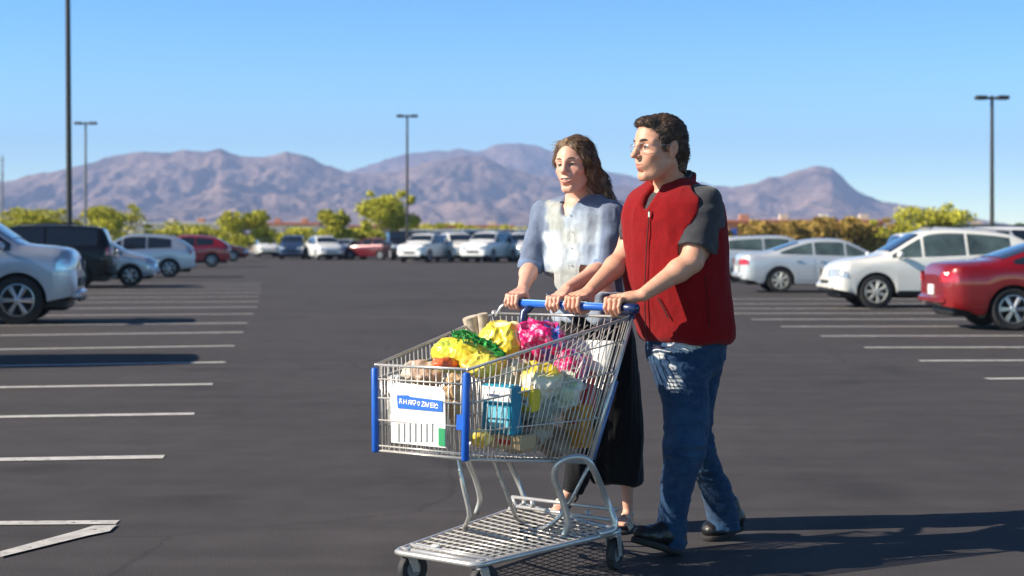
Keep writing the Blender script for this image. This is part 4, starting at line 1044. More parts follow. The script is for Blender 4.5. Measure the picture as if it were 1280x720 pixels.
# ================================================================== people
def cloth(name,col,rough=.9,bump=.35,bs=220,attr=None,sheen=.2,noise=(.12,30)):
    m=mat(name,col,rough,bump=bump,bscale=bs,attr=attr,spec=.25,noise=noise)
    m.node_tree.nodes['Principled BSDF'].inputs['Sheen Weight'].default_value=sheen
    return m
M['skin']=mat('skin',(.6,.35,.26),.48,attr='Col',sss=.12,bump=.05,bscale=260,spec=.4,noise=(.05,60))
M['eye_white']=mat('eye_white',(.42,.38,.36),.45,spec=.2); M['iris']=mat('iris',(.02,.016,.012),.3); M['teeth']=mat('teeth',(.75,.72,.66),.3)
M['hair_dark']=mat('dark_greying_hair',(.05,.035,.03),.5,attr='Col',bump=.5,bscale=300,spec=.35)
A=np.array
def nv(v): v=A(v,dtype=float); return v/np.linalg.norm(v)
def frame(yaw,pitch=0.,roll=0.):         # columns: forward, left, up. yaw = degrees turned from the camera towards the left of the photo
    y=R(yaw); Fv=A([-math.sin(y),-math.cos(y),0.]); L=A([math.cos(y),-math.sin(y),0.]); U=A([0,0,1.])
    p=R(pitch); Fp=Fv*math.cos(p)+U*math.sin(p); Up=np.cross(Fp,L)
    r=R(roll); L2=L*math.cos(r)+Up*math.sin(r); U2=np.cross(Fp,L2)
    return np.stack([Fp,L2,U2],1)
def head_prims(fl,c,Mx,s,sex,open_mouth=False):
    W=lambda x,y,z: A(c)+Mx@(A([x,y,z])*s)
    E=lambda x,y,z,r,k=.012,mode='u',rot=None: fl.ell(W(x,y,z),[q*s for q in r],Mx if rot is None else rot,k=k*s,mode=mode)
    C=lambda a,b,r1,r2,k=.008,mode='u': fl.cone(W(*a),W(*b),r1*s,r2*s,k=k*s,mode=mode)
    m=sex=='m'
    E(-.012,0,.040,(.097,.074,.086),.01)
    E(.030,0,-.005,(.068,.062,.095),.03)
    jw=.055 if m else .048
    E(.035,0,-.062,(.052,jw,.055),.025)
    C((.074,-.010 ,-.106),(.074,.010,-.106),.019,.019,.02)
    for y in (-1,1):
        C((-.005,y*jw*1.02,-.055),(.050,y*.028,-.105),.016,.014,.025)      # jaw line
        C((.080,y*.014,.028),(.062,y*.050,.022),.013 if m else .009,.010,.012)    # brow
        E(.056,y*.044,-.026,(.022,.020,.015),.018)                          # cheekbone
        E(.070,y*.026,-.048,(.014,.014,.014) if m else (.018,.018,.015),.018)                         # cheek by the mouth
    for y in (-1,1):
        E(.094,y*.031,.004,(.016,.020,.013),.012,'s')                      # socket
        E(.0725,y*.031,.003,(.0150,.0155,.0145),.004)                      # lids
        E(.089,y*.031,.0012,(.011,.0125,.0042 if m else .0040),.002,'s')                    # eye opening
    C((.093,0,.018),(.112 if m else .107,0,-.022),.0080,.0115,.010)                       # nose
    E(.116 if m else .109,0,-.027,(.0130,.0120,.0105),.006)
    for y in (-1,1):
        E(.099,y*.0125,-.031,(.011,.0070,.0075),.005); E(.103,y*.007,-.0385,(.005,.0032,.003),.002,'s')
    E(.080,0,-.066,(.020,.026,.022),.015)                                  # muzzle
    lw=.021 if m else .031
    for y in (-1,1):
        zc=-.0615 if not open_mouth else -.060
        up=.005 if m else .009
        C((.0990,y*.004,zc+.002),(.090,y*lw,zc-.003+up),.0044,.0020,.003)
        C((.0955,y*.004,zc-.0118-(.003 if open_mouth else 0)),(.087,y*lw*.85,zc-.008+up),.0046,.0020,.003)
    if open_mouth:
        for y in (-1,0,1): E(.098-.004*abs(y),y*.012,-.0655+.003*abs(y),(.014,.013,.0046-.001*abs(y)),.002,'s')
    else: E(.106,0,-.0668,(.010,.021,.0011),.0015,'s')
    E(.092,0,-.089,(.014,.018,.006),.006,'s')                              # under the lower lip
    for y in (-1,1):                                                       # ear
        a=nv(Mx@A([.25,y*1.,0])); b=nv(Mx@A([-.25*1,0,1.])); Mr=np.stack([nv(np.cross(a,b)),a,nv(b)],1)
        fl.ell(W(-.012,y*.078,-.008),[.018*s,.0085*s,.032*s],Mr,k=.004*s); fl.ell(W(-.006,y*.087,-.004),[.010*s,.006*s,.019*s],Mr,k=.004*s,mode='s')
        E(-.006,y*.076,-.036,(.008,.005,.009),.005)
    return W
def skin_cols(V,c,Mx,s,base,sex,tint=1.):
    q=((V-A(c))@Mx)/s; C=np.ones((len(V),3))*A(base)
    def blend(mask,col): 
        nonlocal C; C=C*(1-mask[:,None])+A(col)*mask[:,None]
    d=lambda x,y,z,rx,ry,rz: np.clip(1.4-np.sqrt(((q[:,0]-x)/rx)**2+((np.abs(q[:,1])-y)/ry)**2+((q[:,2]-z)/rz)**2),0,1)
    blend(d(.07,.042,-.032,.03,.024,.022)*.35,(base[0]*1.0,base[1]*.68,base[2]*.62))
    blend(d(.112,0,-.030,.016,.016,.014)*.45,(base[0]*.98,base[1]*.62,base[2]*.55))
    blend(d(-.012,.082,-.008,.025,.015,.035)*.4,(base[0]*.95,base[1]*.6,base[2]*.55))
    blend(np.clip(d(.098,0,-.061,.014,.024,.0045)*2,0,1)*.75,(.42,.13,.11)); blend(np.clip(d(.097,0,-.0745,.014,.021,.0055)*2,0,1)*.75,(.46,.15,.13))
    blend(d(.085,.031,.003,.018,.017,.010)*.28,(.30,.15,.11))
    if sex=='m':
        k=np.clip((fbm(V*400,2)-.25)*1.5,0,1)
        blend(np.clip((-.045-q[:,2])*40,0,1)*np.clip((q[:,2]+.16)*30,0,1)*np.clip((q[:,0]-.0)*30,0,1)*.22*k,(.20,.15,.13))
    h=(fbm(V*30,3)-.5)[:,None]; return C*(1+h*.12)
def face_bits(body,W,Mx,s,off,sex,hair):
    o3=lambda b,n,m,sm=True: b.build(n,m,body,off=off,smooth=sm)
    for y in (-1,1):
        b=MB(); b.ball(W(.0735,y*.031,.002),.0135*s,14,10); e=o3(b,'eye',M['eye_white'])
        b=MB(); cpos=W(.0818,y*.0305,.0015); b.ball(cpos,.0068*s,10,8); o3(b,'iris',M['iris']).parent=e
        b=MB(); b.tube([W(.0865,y*.0185,.0035),W(.0895,y*.026,.0068),W(.0882,y*.034,.0072),W(.0815,y*.0435,.0040)],[.0008*s,.0014*s,.0015*s,.0009*s],5); o3(b,'eyelash',M['iris'])
        b=MB(); 
        pts=[W(.096,y*.014,.025),W(.0945,y*.026,.0305),W(.087,y*.038,.0305),W(.074,y*.049,.024)]
        b.tube(pts,[.0030*s,.0042*s,.0036*s,.0014*s] if sex=='m' else [.002*s,.0028*s,.0022*s,.001*s],6); o3(b,'eyebrow',hair)
def hand(fl,wrist,B,a,f,fs,seed=0,s=1.,thumb=1):
    """closed grip. B on the bar, a = bar axis towards the little-finger side... fs = hand scale, thumb = +1/-1 side along a"""
    u=A([0,0,1.]); a=nv(a); f=nv(f); wrist=A(wrist)
    pt=lambda t,r,x: A(B)+a*x+(-f*math.cos(R(t))+u*math.sin(R(t)))*(HR+r)
    kn=[]
    for i,x in enumerate((.031,.0105,-.0105,-.030)):
        x=x*thumb*fs; L=(.94,1.03,1.,.86)[i]; r0=(.0100,.0102,.0098,.0086)[i]*fs
        k0=pt(58+3*i,.024*fs,x*1.02); k1=pt(58+68*L,.019*fs,x); k2=pt(58+128*L,.0125*fs,x); k3=pt(58+182*L,.0105*fs,x*.96)
        fl.cone(k0,k1,r0*1.06,r0*.95,k=.003); fl.cone(k1,k2,r0*.95,r0*.86,k=.002); fl.cone(k2,k3,r0*.86,r0*.74,k=.002)
        fl.ell(k1,[r0*1.06]*3,k=.003); kn.append(k0)
    for i,k0 in enumerate(kn):
        base=wrist+ (A(B)-wrist)*.12 + a*thumb*fs*(.016,.006,-.005,-.015)[i]
        fl.cone(base,k0,.0155*fs,.0118*fs,k=.012*fs)
    fl.ell((A(kn[1])+A(kn[2]))/2*.55+wrist*.45-u*.008,[.030*fs,.030*fs,.020*fs],k=.015)
    b0=wrist+(A(B)-wrist)*.25+a*thumb*.022*fs-u*.006; b1=pt(8,.020*fs,.044*thumb*fs); b2=pt(-35,.016*fs,.036*thumb*fs); b3=pt(-80,.0125*fs,.020*thumb*fs)
    fl.cone(b0,b1,.016*fs,.0130*fs,k=.008); fl.cone(b1,b2,.0125*fs,.0110*fs,k=.003); fl.cone(b2,b3,.0108*fs,.0088*fs,k=.002)
def px2(V): D=V[:,1]; return 640+V[:,0]/D*F, HOR+(HC-V[:,2])/D*F
def surf(V,px,py,rad=4.,offs=.003):        # front-most surface point seen at a photo pixel
    X,Y=px2(V); m=(np.abs(X-px)<rad)&(np.abs(Y-py)<rad)
    if not m.any(): m=(np.abs(X-px)<rad*3)&(np.abs(Y-py)<rad*3)
    D=V[m,1].min(); return P(px,py,D-offs)
def folds(V,N,amp,sc,seed,st=(1,1,1),mask=None):
    d=(ridge(V*A(st)*sc+seed,3)-.62)*amp
    if mask is not None: d=d*mask
    return V+N*d[:,None]
def rows(lst,D,ratio,yawf,Dfun=None):     # (py, centre px, half width px) -> vloft keys
    out=[]
    for r in lst:
        py,cx,hw=r[:3]; d=r[3] if len(r)>3 else D
        p=P(cx,py,d); a=hw/F*d/yawf; out.append((p.z,p.x,p.y,a,a*ratio))
    return out
def grid_for(lo,hi,h): return Field(*[np.arange(lo[i],hi[i],h,dtype=np.float32) for i in range(3)])
def collar(name,c,Fv,Lv,rF,rL,zf,zb,hh,flare,gap,m,parent,off,th=.004,n=28,drop=0.):
    g=[]; c=A(c)
    for i in range(n+1):
        an=R(gap)+(2*math.pi-2*R(gap))*i/n; ca,sa=math.cos(an),math.sin(an); t=(1-ca)/2
        row=[]
        for j in range(5):
            u=j/4; r=1+flare*u; z=zf+(zb-zf)*t+hh*u*(.75+.25*t)
            if drop: z=zf+(zb-zf)*t+hh*math.sin(u*math.pi*.62)-drop*u*u; 
            row.append(c+Fv*ca*rF*r+Lv*sa*rL*r+A([0,0,z+.002*math.sin(an*5)]))
        g.append(row)
    b=MB(); b.grid(g); o=b.build(name,m,parent,off=off,smooth=True); md=o.modifiers.new('t','SOLIDIFY'); md.thickness=th; md.offset=0; return o
fwd_cart=nv(A(CP(0,.5,.9))-A(CP(1,.5,.9))); fwd_cart[2]=0
haA=A(ha); fperp=nv(fwd_cart-haA*(fwd_cart@haA))
HB=lambda t: A(lerp(HN,HF,t))

# ------------------------------------------------------------------ the man
mo=G(850,692); man=thing('person','man in a sleeveless red fleece vest and blue jeans with painted-on sun dapples, pushing the shopping cart','person',mo); off=tuple(mo)
BASE=(.64,.33,.22)
hc=P(824,184.5,6.60); HM=frame(61,-3,0); hs=1.09
fl=Field(spacing(.20,1.05,.006,[(.22,.80,.0027)]),spacing(6.22,7.15,.006,[(6.30,6.80,.0027)]),spacing(-.01,1.86,.007,[(.96,1.14,.0027),(1.50,1.86,.0027)]))
WM=head_prims(fl,hc,HM,hs,'m')
MB_=frame(50); Fb,Lb=MB_[:,0],MB_[:,1]
nb=A(P(838,236,6.68))
fl.cone(WM(-.028,0,-.05),nb,.060*hs,.066,k=.03)
shL=A(P(882,254,6.56)); elL=A(P(865,327,6.47)); wrL=A(P(806,367,6.42))
shR=A(P(801,256,6.84)); elR=A(P(781,322,6.76)); wrR=A(P(737,364,6.625))
chest=rows([(425,858,44),(390,852,52),(340,846,54),(300,843,54),(262,842,52),(245,840,38),(232,838,20)],6.68,.62,.81)
fl.vloft(chest,yaw=R(-50),k=.03,p=2.2)
for a_,e_,w_ in ((shL,elL,wrL),(shR,elR,wrR)):
    fl.cone(a_,e_,.054,.046,k=.03); mid=e_+(w_-e_)*.28
    fl.cone(e_,mid,.046,.046,k=.02); fl.cone(mid,w_,.045,.028,k=.02)
fl.cone(nb,shL,.05,.055,k=.03); fl.cone(nb,shR,.05,.055,k=.03)
hand(fl,wrL,HB(.155),haA,fperp,1.12,thumb=1)
hand(fl,wrR,HB(.455),haA,fperp,1.08,thumb=-1)
# legs and feet inside the clothes
fl.cone(P(850,430,6.63),P(855,545,6.60),.075,.048,k=.02); fl.cone(P(855,545,6.60),P(841,672,6.63),.046,.036,k=.02); fl.cone(P(841,674,6.63),P(832,682,6.60),.030,.022,k=.02)
fl.cone(P(872,430,6.78),P(870,548,6.80),.075,.045,k=.02); fl.cone(P(870,548,6.80),P(903,650,6.98),.043,.034,k=.02); fl.cone(P(905,650,6.99),P(906,655,6.99),.028,.02,k=.02)
V,Q=fl.mesh(); del fl
V=relax(V,Q,1,.35)
body=mesh_np('body',V,Q,M['skin'],man,off=off,cols=skin_cols(V,hc,HM,hs,BASE,'m'))
VbM=V
# face
HAIRM=cloth('brow_hair',(.07,.045,.035),.7,sheen=0)
def colored_hair(name,V,N,parent,off,Q,c0,c1,sc): 
    t=np.clip((fbm(V*A(sc),4)-.35)*2.6,0,1)[:,None]; return mesh_np(name,V,Q,M['hair_dark'],parent,off=off,cols=A(c0)*(1-t)+A(c1)*t)
face_bits(body,WM,HM,hs,off,'m',HAIRM)
# glasses
b=MB()
for y in (-1,1):
    cc=[WM(.104-.010*abs(math.cos(t))*(1 if math.cos(t)>0 else .2),y*(.034+.021*math.cos(t)),.002+.014*math.sin(t)) for t in np.linspace(0,2*math.pi,17)[:-1]]
    b.tube(cc,.0009*hs,5,closed=True); b.tube([WM(.094,y*.056,.008),WM(.06,y*.071,.010),WM(.0,y*.082,.006),WM(-.015,y*.084,-.004)],.0011,5)
b.tube([WM(.104,-.013,.007),WM(.110,0,.010),WM(.104,.013,.007)],.001,5)
b.build('eyeglasses',M['chrome'],man,off=off,smooth=True)
# hair
fl=grid_for([.48,6.42,1.55],[.80,6.84,1.88],.0032)
W=WM; E=lambda x,y,z,r,k=.012,mode='u': fl.ell(W(x,y,z),[q*hs for q in r],HM,k=k*hs,mode=mode)
E(-.017,0,.041,(.101,.082,.088),.01); E(-.043,0,-.010,(.066,.072,.075),.02); fl.cone(W(-.060,0,-.03),W(-.060,0,-.088),.062*hs,.050*hs,k=.02)
for y in (-1,1): fl.cone(W(.028,y*.066,.03),W(.024,y*.069,-.012),.012*hs,.006*hs,k=.01)
E(.052,0,.094,(.038,.050,.024),.02)
# keep the face, ears and neck free
fl.ell(W(.090,0,.005),[.066*hs,.088*hs,.078*hs],HM,k=.012,mode='s'); fl.ell(W(.040,0,-.09),[.065*hs,.12*hs,.068*hs],HM,k=.01,mode='s')
for y in (-1,1): fl.ell(W(-.008,y*.085,-.012),[.024*hs,.022*hs,.038*hs],HM,k=.006,mode='s'); 
fl.ell(W(-.02,0,-.16),[.12*hs,.12*hs,.075*hs],HM,k=.01,mode='s')
V,Q=fl.mesh(); N=normals(V,Q); q=(V-A(hc))@HM
d=(ridge(np.stack([q[:,0]*40,q[:,1]*150,q[:,2]*60],1),4)-.6)*.006+(fbm(V*35,3)-.5)*.006
V=V+N*d[:,None]; colored_hair('hair',V,N,man,off,Q,(.028,.018,.013),(.17,.105,.07),(120,120,60))
# tufts at the outline
g=np.random.default_rng(5); b=MB(); idx=g.choice(len(V),3200,replace=False); 
for i in idx:
    p=V[i]; n=N[i]; qq=(p-A(hc))@HM/hs
    if n@(A(P(824,184,6.6))-p)>0 or qq[2]<-.06: continue
    tdir=HM@A([.5*(1 if qq[0]>.03 else -.6),g.normal()*.3,-.15]); tdir=nv(tdir-n*(tdir@n)*.9); e=p+n*(.0005+.0018*g.random())+tdir*(.010+.012*g.random()); b.tube([p-n*.002,(p+e)/2+n*.002,e],[.0010,.0008,.0002],3,cap=False)
b.build('hair_tuft',mat('hair_strand',(.075,.046,.033),.5),man,off=off)
# shirt under the vest
SH_=cloth('charcoal_shirt',(.045,.045,.052),.9,bs=260)
fl=grid_for([.45,6.2,.8],[1.05,7.1,1.60],.0055)
fl.vloft(rows([(345,845,59),(300,843,59),(262,842,58),(246,840,40),(236,838,24)],6.68,.64,.81),yaw=R(-50),k=.03,p=2.2)
fl.cone(nb,shL+A([0,0,.0]),.052,.066,k=.03); fl.cone(nb,shR,.052,.06,k=.03)
cuff=shL+(elL-shL)*.80; fl.cone(shL,shL+(elL-shL)*1.0,.068,.073,k=.02); fl.half(cuff,elL-shL,cuff,.16)
cuR=shR+(elR-shR)*.75; fl.cone(shR,elR,.062,.066,k=.02); fl.half(cuR,elR-shR,cuR,.12)
fl.cone(cuff+(shL-elL)*.12,elL,.058,.062,k=.003,mode='s')
V,Q=fl.mesh(); N=normals(V,Q); V=folds(V,N,.010,11,3.1,(1,1,1.8)); V=relax(V,Q,2,.4)
mesh_np('shirt',V,Q,SH_,man,off=off)
TL=cloth('teal_undershirt',(.02,.07,.075),.9)
tc_=A(WM(-.028,0,-.05))*.32+nb*.68
b=MB(); Up=nv(A(WM(-.028,0,-.05))-nb); 
collar('undershirt',nb,Fb,Lb,.078,.083,-.05,.02,.045,-.10,0,TL,man,off,th=.006)
collar('shirt_collar',nb,Fb,Lb,.086,.090,-.028,.03,.05,.02,26,SH_,man,off,th=.005)
# vest
VEST=cloth('red_fleece',(.215,.002,.004),.97,bump=.35,bs=260,sheen=.08,noise=(.10,60))
fl=grid_for([.36,6.2,.80],[1.06,7.12,1.60],.0055)
vk=rows([(427,859,53),(424,859,54),(410,857,55.5),(387,851,58),(348,844.5,60.5),(305,842,60.5),(275,841,60),(260,841,58),(250,841,54),(242,840,44),(235,839,34),(228,838,25)],6.68,.68,.827)
fl.vloft(vk,yaw=R(-50),k=.02,p=2.35,rnd=.03)
fl.cone(nb+A([0,0,-.005]),shL+A([-.02,0,.008]),.058,.064,k=.05); fl.cone(nb+A([0,0,-.005]),shR+A([.0,0,.0]),.062,.072,k=.05)
ax=nv(elL-shL); sidev=nv(shL-A(P(842,262,6.68)))
fl.half(shL+sidev*.036,sidev,shL+A([0,0,.02]),.12)
fl.cone(shL+A([0,0,.03]),cuff,.068,.066,k=.012,mode='s')
fl.cone(shR+(elR-shR)*.42+A([-.03,0,0]),elR,.056,.062,k=.012,mode='s')
fl.cone(nb+A([0,0,.02]),nb+A([0,0,.20]),.078,.082,k=.02,mode='s')
vt=nb+Fb*.12; fl.ell(vt+A([0,0,-.01]),[.06,.030,.085],MB_,k=.015,mode='s')
V,Q=fl.mesh(); N=normals(V,Q)
V=folds(V,N,.022,5.5,9.3,(1,1,.5)); N=normals(V,Q); V=folds(V,N,.004,16,1.3,(1,1,.6)); V=relax(V,Q,2,.4)
mesh_np('vest',V,Q,VEST,man,off=off); VvM=V
collar('vest_collar',nb,Fb,Lb,.096,.102,-.055,.012,.062,.03,20,VEST,man,off,th=.012)
b=MB(); sf=lambda x,y:surf(V,x,y,4,.0015)
for pts in (((881,345),(884,375),(887,410)),): b.tube([sf(*p) for p in pts],.0022,5)
b.build('side_seam',cloth('dark_red_seam',(.08,.002,.004),.95),man,off=off)
DK=cloth('dark_zip_tape',(.02,.012,.014),.7)
zp=[surf(V,x,y,4,.002) for x,y in ((812,262),(810,285),(808,310),(807,335),(806,360),(806,385),(807,408),(808,422))]
b=MB(); b.tube(zp,.0024,6); z_=b.build('zip',DK,man,off=off,smooth=True)
b=MB(); b.box(surf(V,811,268,4,.006),(.006,.006,.022)); b.build('zip_pull',M['chrome'],z_,off=off)
b=MB(); pk=[surf(V,x,y,4,.001) for x,y in ((822,372),(829,384),(836,398))]; b.tube(pk,.003,5); b.build('pocket_seam',DK,man,off=off)
# jeans
fl=grid_for([.48,6.2,.0],[1.10,7.35,.98],.0055)
fl.vloft(rows([(412,858,48),(430,858,48),(446,857,46),(470,858,35)],6.70,.80,.90),yaw=R(-50),k=.03,p=2.2)
nl=[(432,845,36,6.64),(455,848,35.5,6.63),(480,853,33,6.62),(502,857,29,6.61),(538,858,27.5,6.60),(556,857,27,6.58),(575,854,25,6.59),(604,847,21,6.60),(644,841,18,6.62),(668,839.5,17,6.63),(686,839.5,17.5,6.62)]
fl.vloft(rows(nl,6.6,1.0,1.),yaw=0,k=.03,p=2.1)
fk=[(436,876,30,6.80),(470,876,24,6.80),(502,872,21,6.80),(538,869,20,6.80),(570,876,19,6.83),(604,893,19.5,6.90),(644,904,20,6.97),(662,904,21.5,6.98)]
fl.vloft(rows(fk,6.8,1.05,1.),yaw=0,k=.02,p=2.1)
V,Q=fl.mesh(); N=normals(V,Q)
X_,Y_=px2(V)
kn=np.exp(-((Y_-555)/28)**2)+np.exp(-((Y_-672)/18)**2)*1.3+np.exp(-((Y_-445)/22)**2)*.9+.35
V=folds(V,N,.022,9,4.4,(1,1,2.4),kn); N=normals(V,Q); V=folds(V,N,.007,26,2.2,(1,1,1.7)); V=relax(V,Q,1,.35)
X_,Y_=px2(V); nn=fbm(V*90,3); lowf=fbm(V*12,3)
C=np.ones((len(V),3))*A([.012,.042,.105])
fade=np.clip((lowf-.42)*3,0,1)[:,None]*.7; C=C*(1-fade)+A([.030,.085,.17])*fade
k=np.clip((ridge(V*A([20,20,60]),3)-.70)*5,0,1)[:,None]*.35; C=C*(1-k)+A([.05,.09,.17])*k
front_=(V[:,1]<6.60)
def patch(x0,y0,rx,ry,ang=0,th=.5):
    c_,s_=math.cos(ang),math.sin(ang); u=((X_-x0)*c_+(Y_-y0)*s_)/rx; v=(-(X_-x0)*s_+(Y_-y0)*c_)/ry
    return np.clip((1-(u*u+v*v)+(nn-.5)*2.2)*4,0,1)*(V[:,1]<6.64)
sun_dapple=np.maximum(patch(853,434,24,7,-.12),patch(823,440,6,10,-.5)); sun_dapple=np.maximum(sun_dapple,patch(841,459,6,3,.3))  # sunlight dapples on the thigh, painted into the denim colour
lad=patch(843,480,9,13,.1)*np.clip((np.sin(Y_*1.35)+.35)*3,0,1); sun_dapple=np.maximum(sun_dapple,lad)
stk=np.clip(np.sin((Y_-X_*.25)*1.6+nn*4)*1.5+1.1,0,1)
k=(sun_dapple*(.55+.45*stk))[:,None]; C=C*(1-k)+A([.74,.76,.74])*k
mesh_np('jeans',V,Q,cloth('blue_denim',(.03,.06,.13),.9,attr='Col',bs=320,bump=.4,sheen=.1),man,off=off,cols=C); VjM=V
# shoes
SHOE=mat('black_leather',(.010,.010,.012),.38,bump=.2,bscale=50); SOLE=mat('rubber_sole',(.02,.018,.018),.8)
def shoe(heel,toe,s=1.,name='shoe',up=.0,roll=None):
    heel=A(heel); toe=A(toe); d=nv(toe-heel); side=nv(np.cross(d,A([0,0,1.]))); u=np.cross(side,d)
    L=np.linalg.norm(toe-heel); Mx=np.stack([d,side,u],1)
    fl=grid_for(np.minimum(heel,toe)-.11,np.maximum(heel,toe)+A([.11,.11,.17]),.0045)
    fl.cone(heel+u*.045,heel+u*.045+d*.07,.040*s,.040*s,k=.02); fl.ell(heel+d*L*.72+u*.030,[L*.34,.048*s,.036*s],Mx,k=.02); fl.cone(heel+u*.05+d*.02,heel+u*.115+d*.03,.042*s,.040*s,k=.02)
    fl.cone(heel+u*.085+d*.05,heel+d*L*.62+u*.045,.036*s,.032*s,k=.02)
    fl.half(heel,-u)
    V,Q=fl.mesh(); N=normals(V,Q); V=V+N*((ridge(V*40,3)-.6)*.004)[:,None]
    o=mesh_np(name,V,Q,SHOE,man,off=off)
    fl=grid_for(np.minimum(heel,toe)-.11,np.maximum(heel,toe)+A([.11,.11,.1]),.0045)
    fl.cone(heel+d*.01,heel+d*.08,.042*s,.040*s,k=.02); fl.ell(heel+d*L*.68,[L*.40,.051*s,.05*s],Mx,k=.03); fl.half(heel+u*.012,u); fl.half(heel-u*.012,-u)
    V,Q=fl.mesh(); mesh_np('sole',V,Q,SOLE,o,off=off)
    return o
shoe(P(842,692.5,6.63)+Vector((0,0,.012)),P(796,675,6.50),1.12)
h2=P(920,659,7.05); t2=P(884,674,6.93); shoe(h2+Vector((0,0,-.0)),Vector((t2.x,t2.y,.013)),1.1)

# ------------------------------------------------------------------ the woman
wo=G(770,654); wom=thing('person','woman in pale blue patchwork shirt and long black skirt gripping the cart handle','person',wo); off=tuple(wo)
BASE=(.68,.37,.27)
hc=P(718.5,206.5,7.02); HW=frame(30,-2,3); hs=.985
fl=Field(spacing(-.10,.62,.006,[(-.02,.42,.0027)]),spacing(6.58,7.6,.006,[(6.62,7.16,.0027)]),spacing(-.01,1.80,.007,[(.96,1.14,.0027),(1.45,1.80,.0027)]))
WW=head_prims(fl,hc,HW,hs,'f',True)
TB=frame(40); Fb,Lb=TB[:,0],TB[:,1]; nb=A(P(727,249,7.10))
fl.cone(WW(-.026,0,-.05),nb,.047,.052,k=.03); fl.cone(nb,nb+A([0,0,-.08])+Fb*.02,.06,.07,k=.04)
shR=A(P(681,268,7.20)); elR=A(P(663,334,7.17)); wrR=A(P(654,361,6.92))
shL=A(P(764,268,6.99)); elL=A(P(757,334,6.96)); wrL=A(P(709,361,6.74))
fl.vloft(rows([(400,738,38),(350,729,38),(300,727,40),(270,724,42),(255,724,34)],7.11,.60,.86),yaw=R(-40),k=.03)
for a_,e_,w_ in ((shL,elL,wrL),(shR,elR,wrR)):
    fl.cone(a_,e_,.044,.038,k=.03); mid=e_+(w_-e_)*.3
    fl.cone(e_,mid,.038,.039,k=.02); fl.cone(mid,w_,.038,.0245,k=.02); fl.cone(nb,a_,.04,.045,k=.03)
hand(fl,wrR,HB(.925),haA,fperp,.98,thumb=-1)
hand(fl,wrL,HB(.60),haA,fperp,.94,thumb=1)
# legs
fl.cone(P(755,400,7.16),P(775,520,7.2),.075,.05,k=.02); fl.cone(P(775,520,7.2),P(783,570,7.22),.05,.040,k=.02); fl.cone(P(783,570,7.22),P(785,641,7.26),.036,.0215,k=.02)
fl.cone(P(785,644,7.26),P(778,652,7.17),.022,.020,k=.02); fl.ell(P(777,653.5,7.13),[.030,.045,.014],k=.02); fl.cone(P(786,651,7.29),P(785,652,7.25),.020,.022,k=.015)
for i in range(5): 
    a0=P(772+i*2.6,655,7.12-.006*i); fl.cone(a0,a0+Vector((-.012,-.028+.004*i,-.002)),.0085 if i else .008,.007 if i!=4 else .0095,k=.003)
fl.cone(P(735,400,7.12),P(728,520,7.1),.075,.05,k=.02); fl.cone(P(728,520,7.1),P(711,616,7.12),.046,.022,k=.02); fl.cone(P(711,617,7.12),P(700,634,7.02),.022,.020,k=.02); fl.ell(P(698,637,6.99),[.032,.034,.016],k=.015)
V,Q=fl.mesh(); del fl; V=relax(V,Q,1,.35)
body=mesh_np('body',V,Q,M['skin'],wom,off=off,cols=skin_cols(V,hc,HW,hs,BASE,'f'))
face_bits(body,WW,HW,hs,off,'f',HAIRM)
b=MB(); b.ball(WW(.083,0,-.0635),(.012,.021,.0050),12,8,rot=Matrix([list(r) for r in HW])); b.build('teeth',M['teeth'],body,off=off,smooth=True)
# hair
fl=grid_for([.12,6.80,1.36],[.58,7.32,1.80],.0034)
W=WW; E=lambda x,y,z,r,k=.012,mode='u': fl.ell(W(x,y,z),[q*hs for q in r],HW,k=k*hs,mode=mode)
E(-.015,0,.043,(.101,.080,.089),.01); E(-.040,.01,-.01,(.068,.074,.080),.02)
fl.cone(W(-.055,.02,.0),P(746,226,7.10),.060,.045,k=.03); fl.cone(P(746,226,7.10),P(757,243,7.07),.042,.026,k=.03); fl.cone(P(750,236,7.07),P(765,249,7.03),.030,.010,k=.03)
fl.cone(P(741,225,7.12),P(744,249,7.10),.042,.026,k=.03)
fl.cone(W(.055,.045,.085),W(.020,.074,.02),.018,.020,k=.03); fl.cone(W(.020,.074,.02),W(-.005,.080,-.07),.018,.020,k=.03)
fl.cone(W(.055,-.042,.085),W(.025,-.073,.03),.014,.010,k=.03); fl.cone(W(.025,-.073,.03),W(-.01,-.074,-.04),.010,.008,k=.03)
fl.ell(W(.095,0,-.018),[.070*hs,.073*hs,.098*hs],HW,k=.012,mode='s'); fl.ell(W(.05,0,-.10),[.085*hs,.060*hs,.085*hs],HW,k=.01,mode='s')
V,Q=fl.mesh(); N=normals(V,Q)
fl_dir=A([.35,0,-1.]); q=np.stack([V[:,0]*90+V[:,2]*32,V[:,1]*90,V[:,2]*9],1)
V=V+N*((ridge(q,4)-.6)*.009+(fbm(V*A([14,14,6]),2)-.5)*.008)[:,None]
colored_hair('hair',V,N,wom,off,Q,(.055,.035,.022),(.34,.22,.13),(80,80,14))
g=np.random.default_rng(8); b=MB(); idx=g.choice(len(V),2600,replace=False)
for i in idx:
    p=V[i]; n=N[i]; low=np.clip((1.64-p[2])/.2,0,1)
    qq=(p-A(hc))@HW/hs
    if qq[0]>.085: continue
    side=1 if qq[1]>-.02 else -1
    t=nv(HW@A([-.35,.45*side,-.55 if qq[2]<.07 else -.12])*(1-low)+A([.42,.0,-1.])*low); L_=.03+.05*g.random()*(.5+low)
    j=g.normal(size=3)*.0035; t=nv(t-n*(t@n)*.95); e1=p+t*L_*.5+n*(.0005+.002*g.random())+j*.4; e2=p+t*L_-n*.002+j
    b.tube([p-n*.002,e1,e2],[.0012,.0010,.0002],3,cap=False)
b.build('hair_strand',mat('brown_hair_strand',(.17,.105,.062),.42,noise=(.5,25)),wom,off=off)
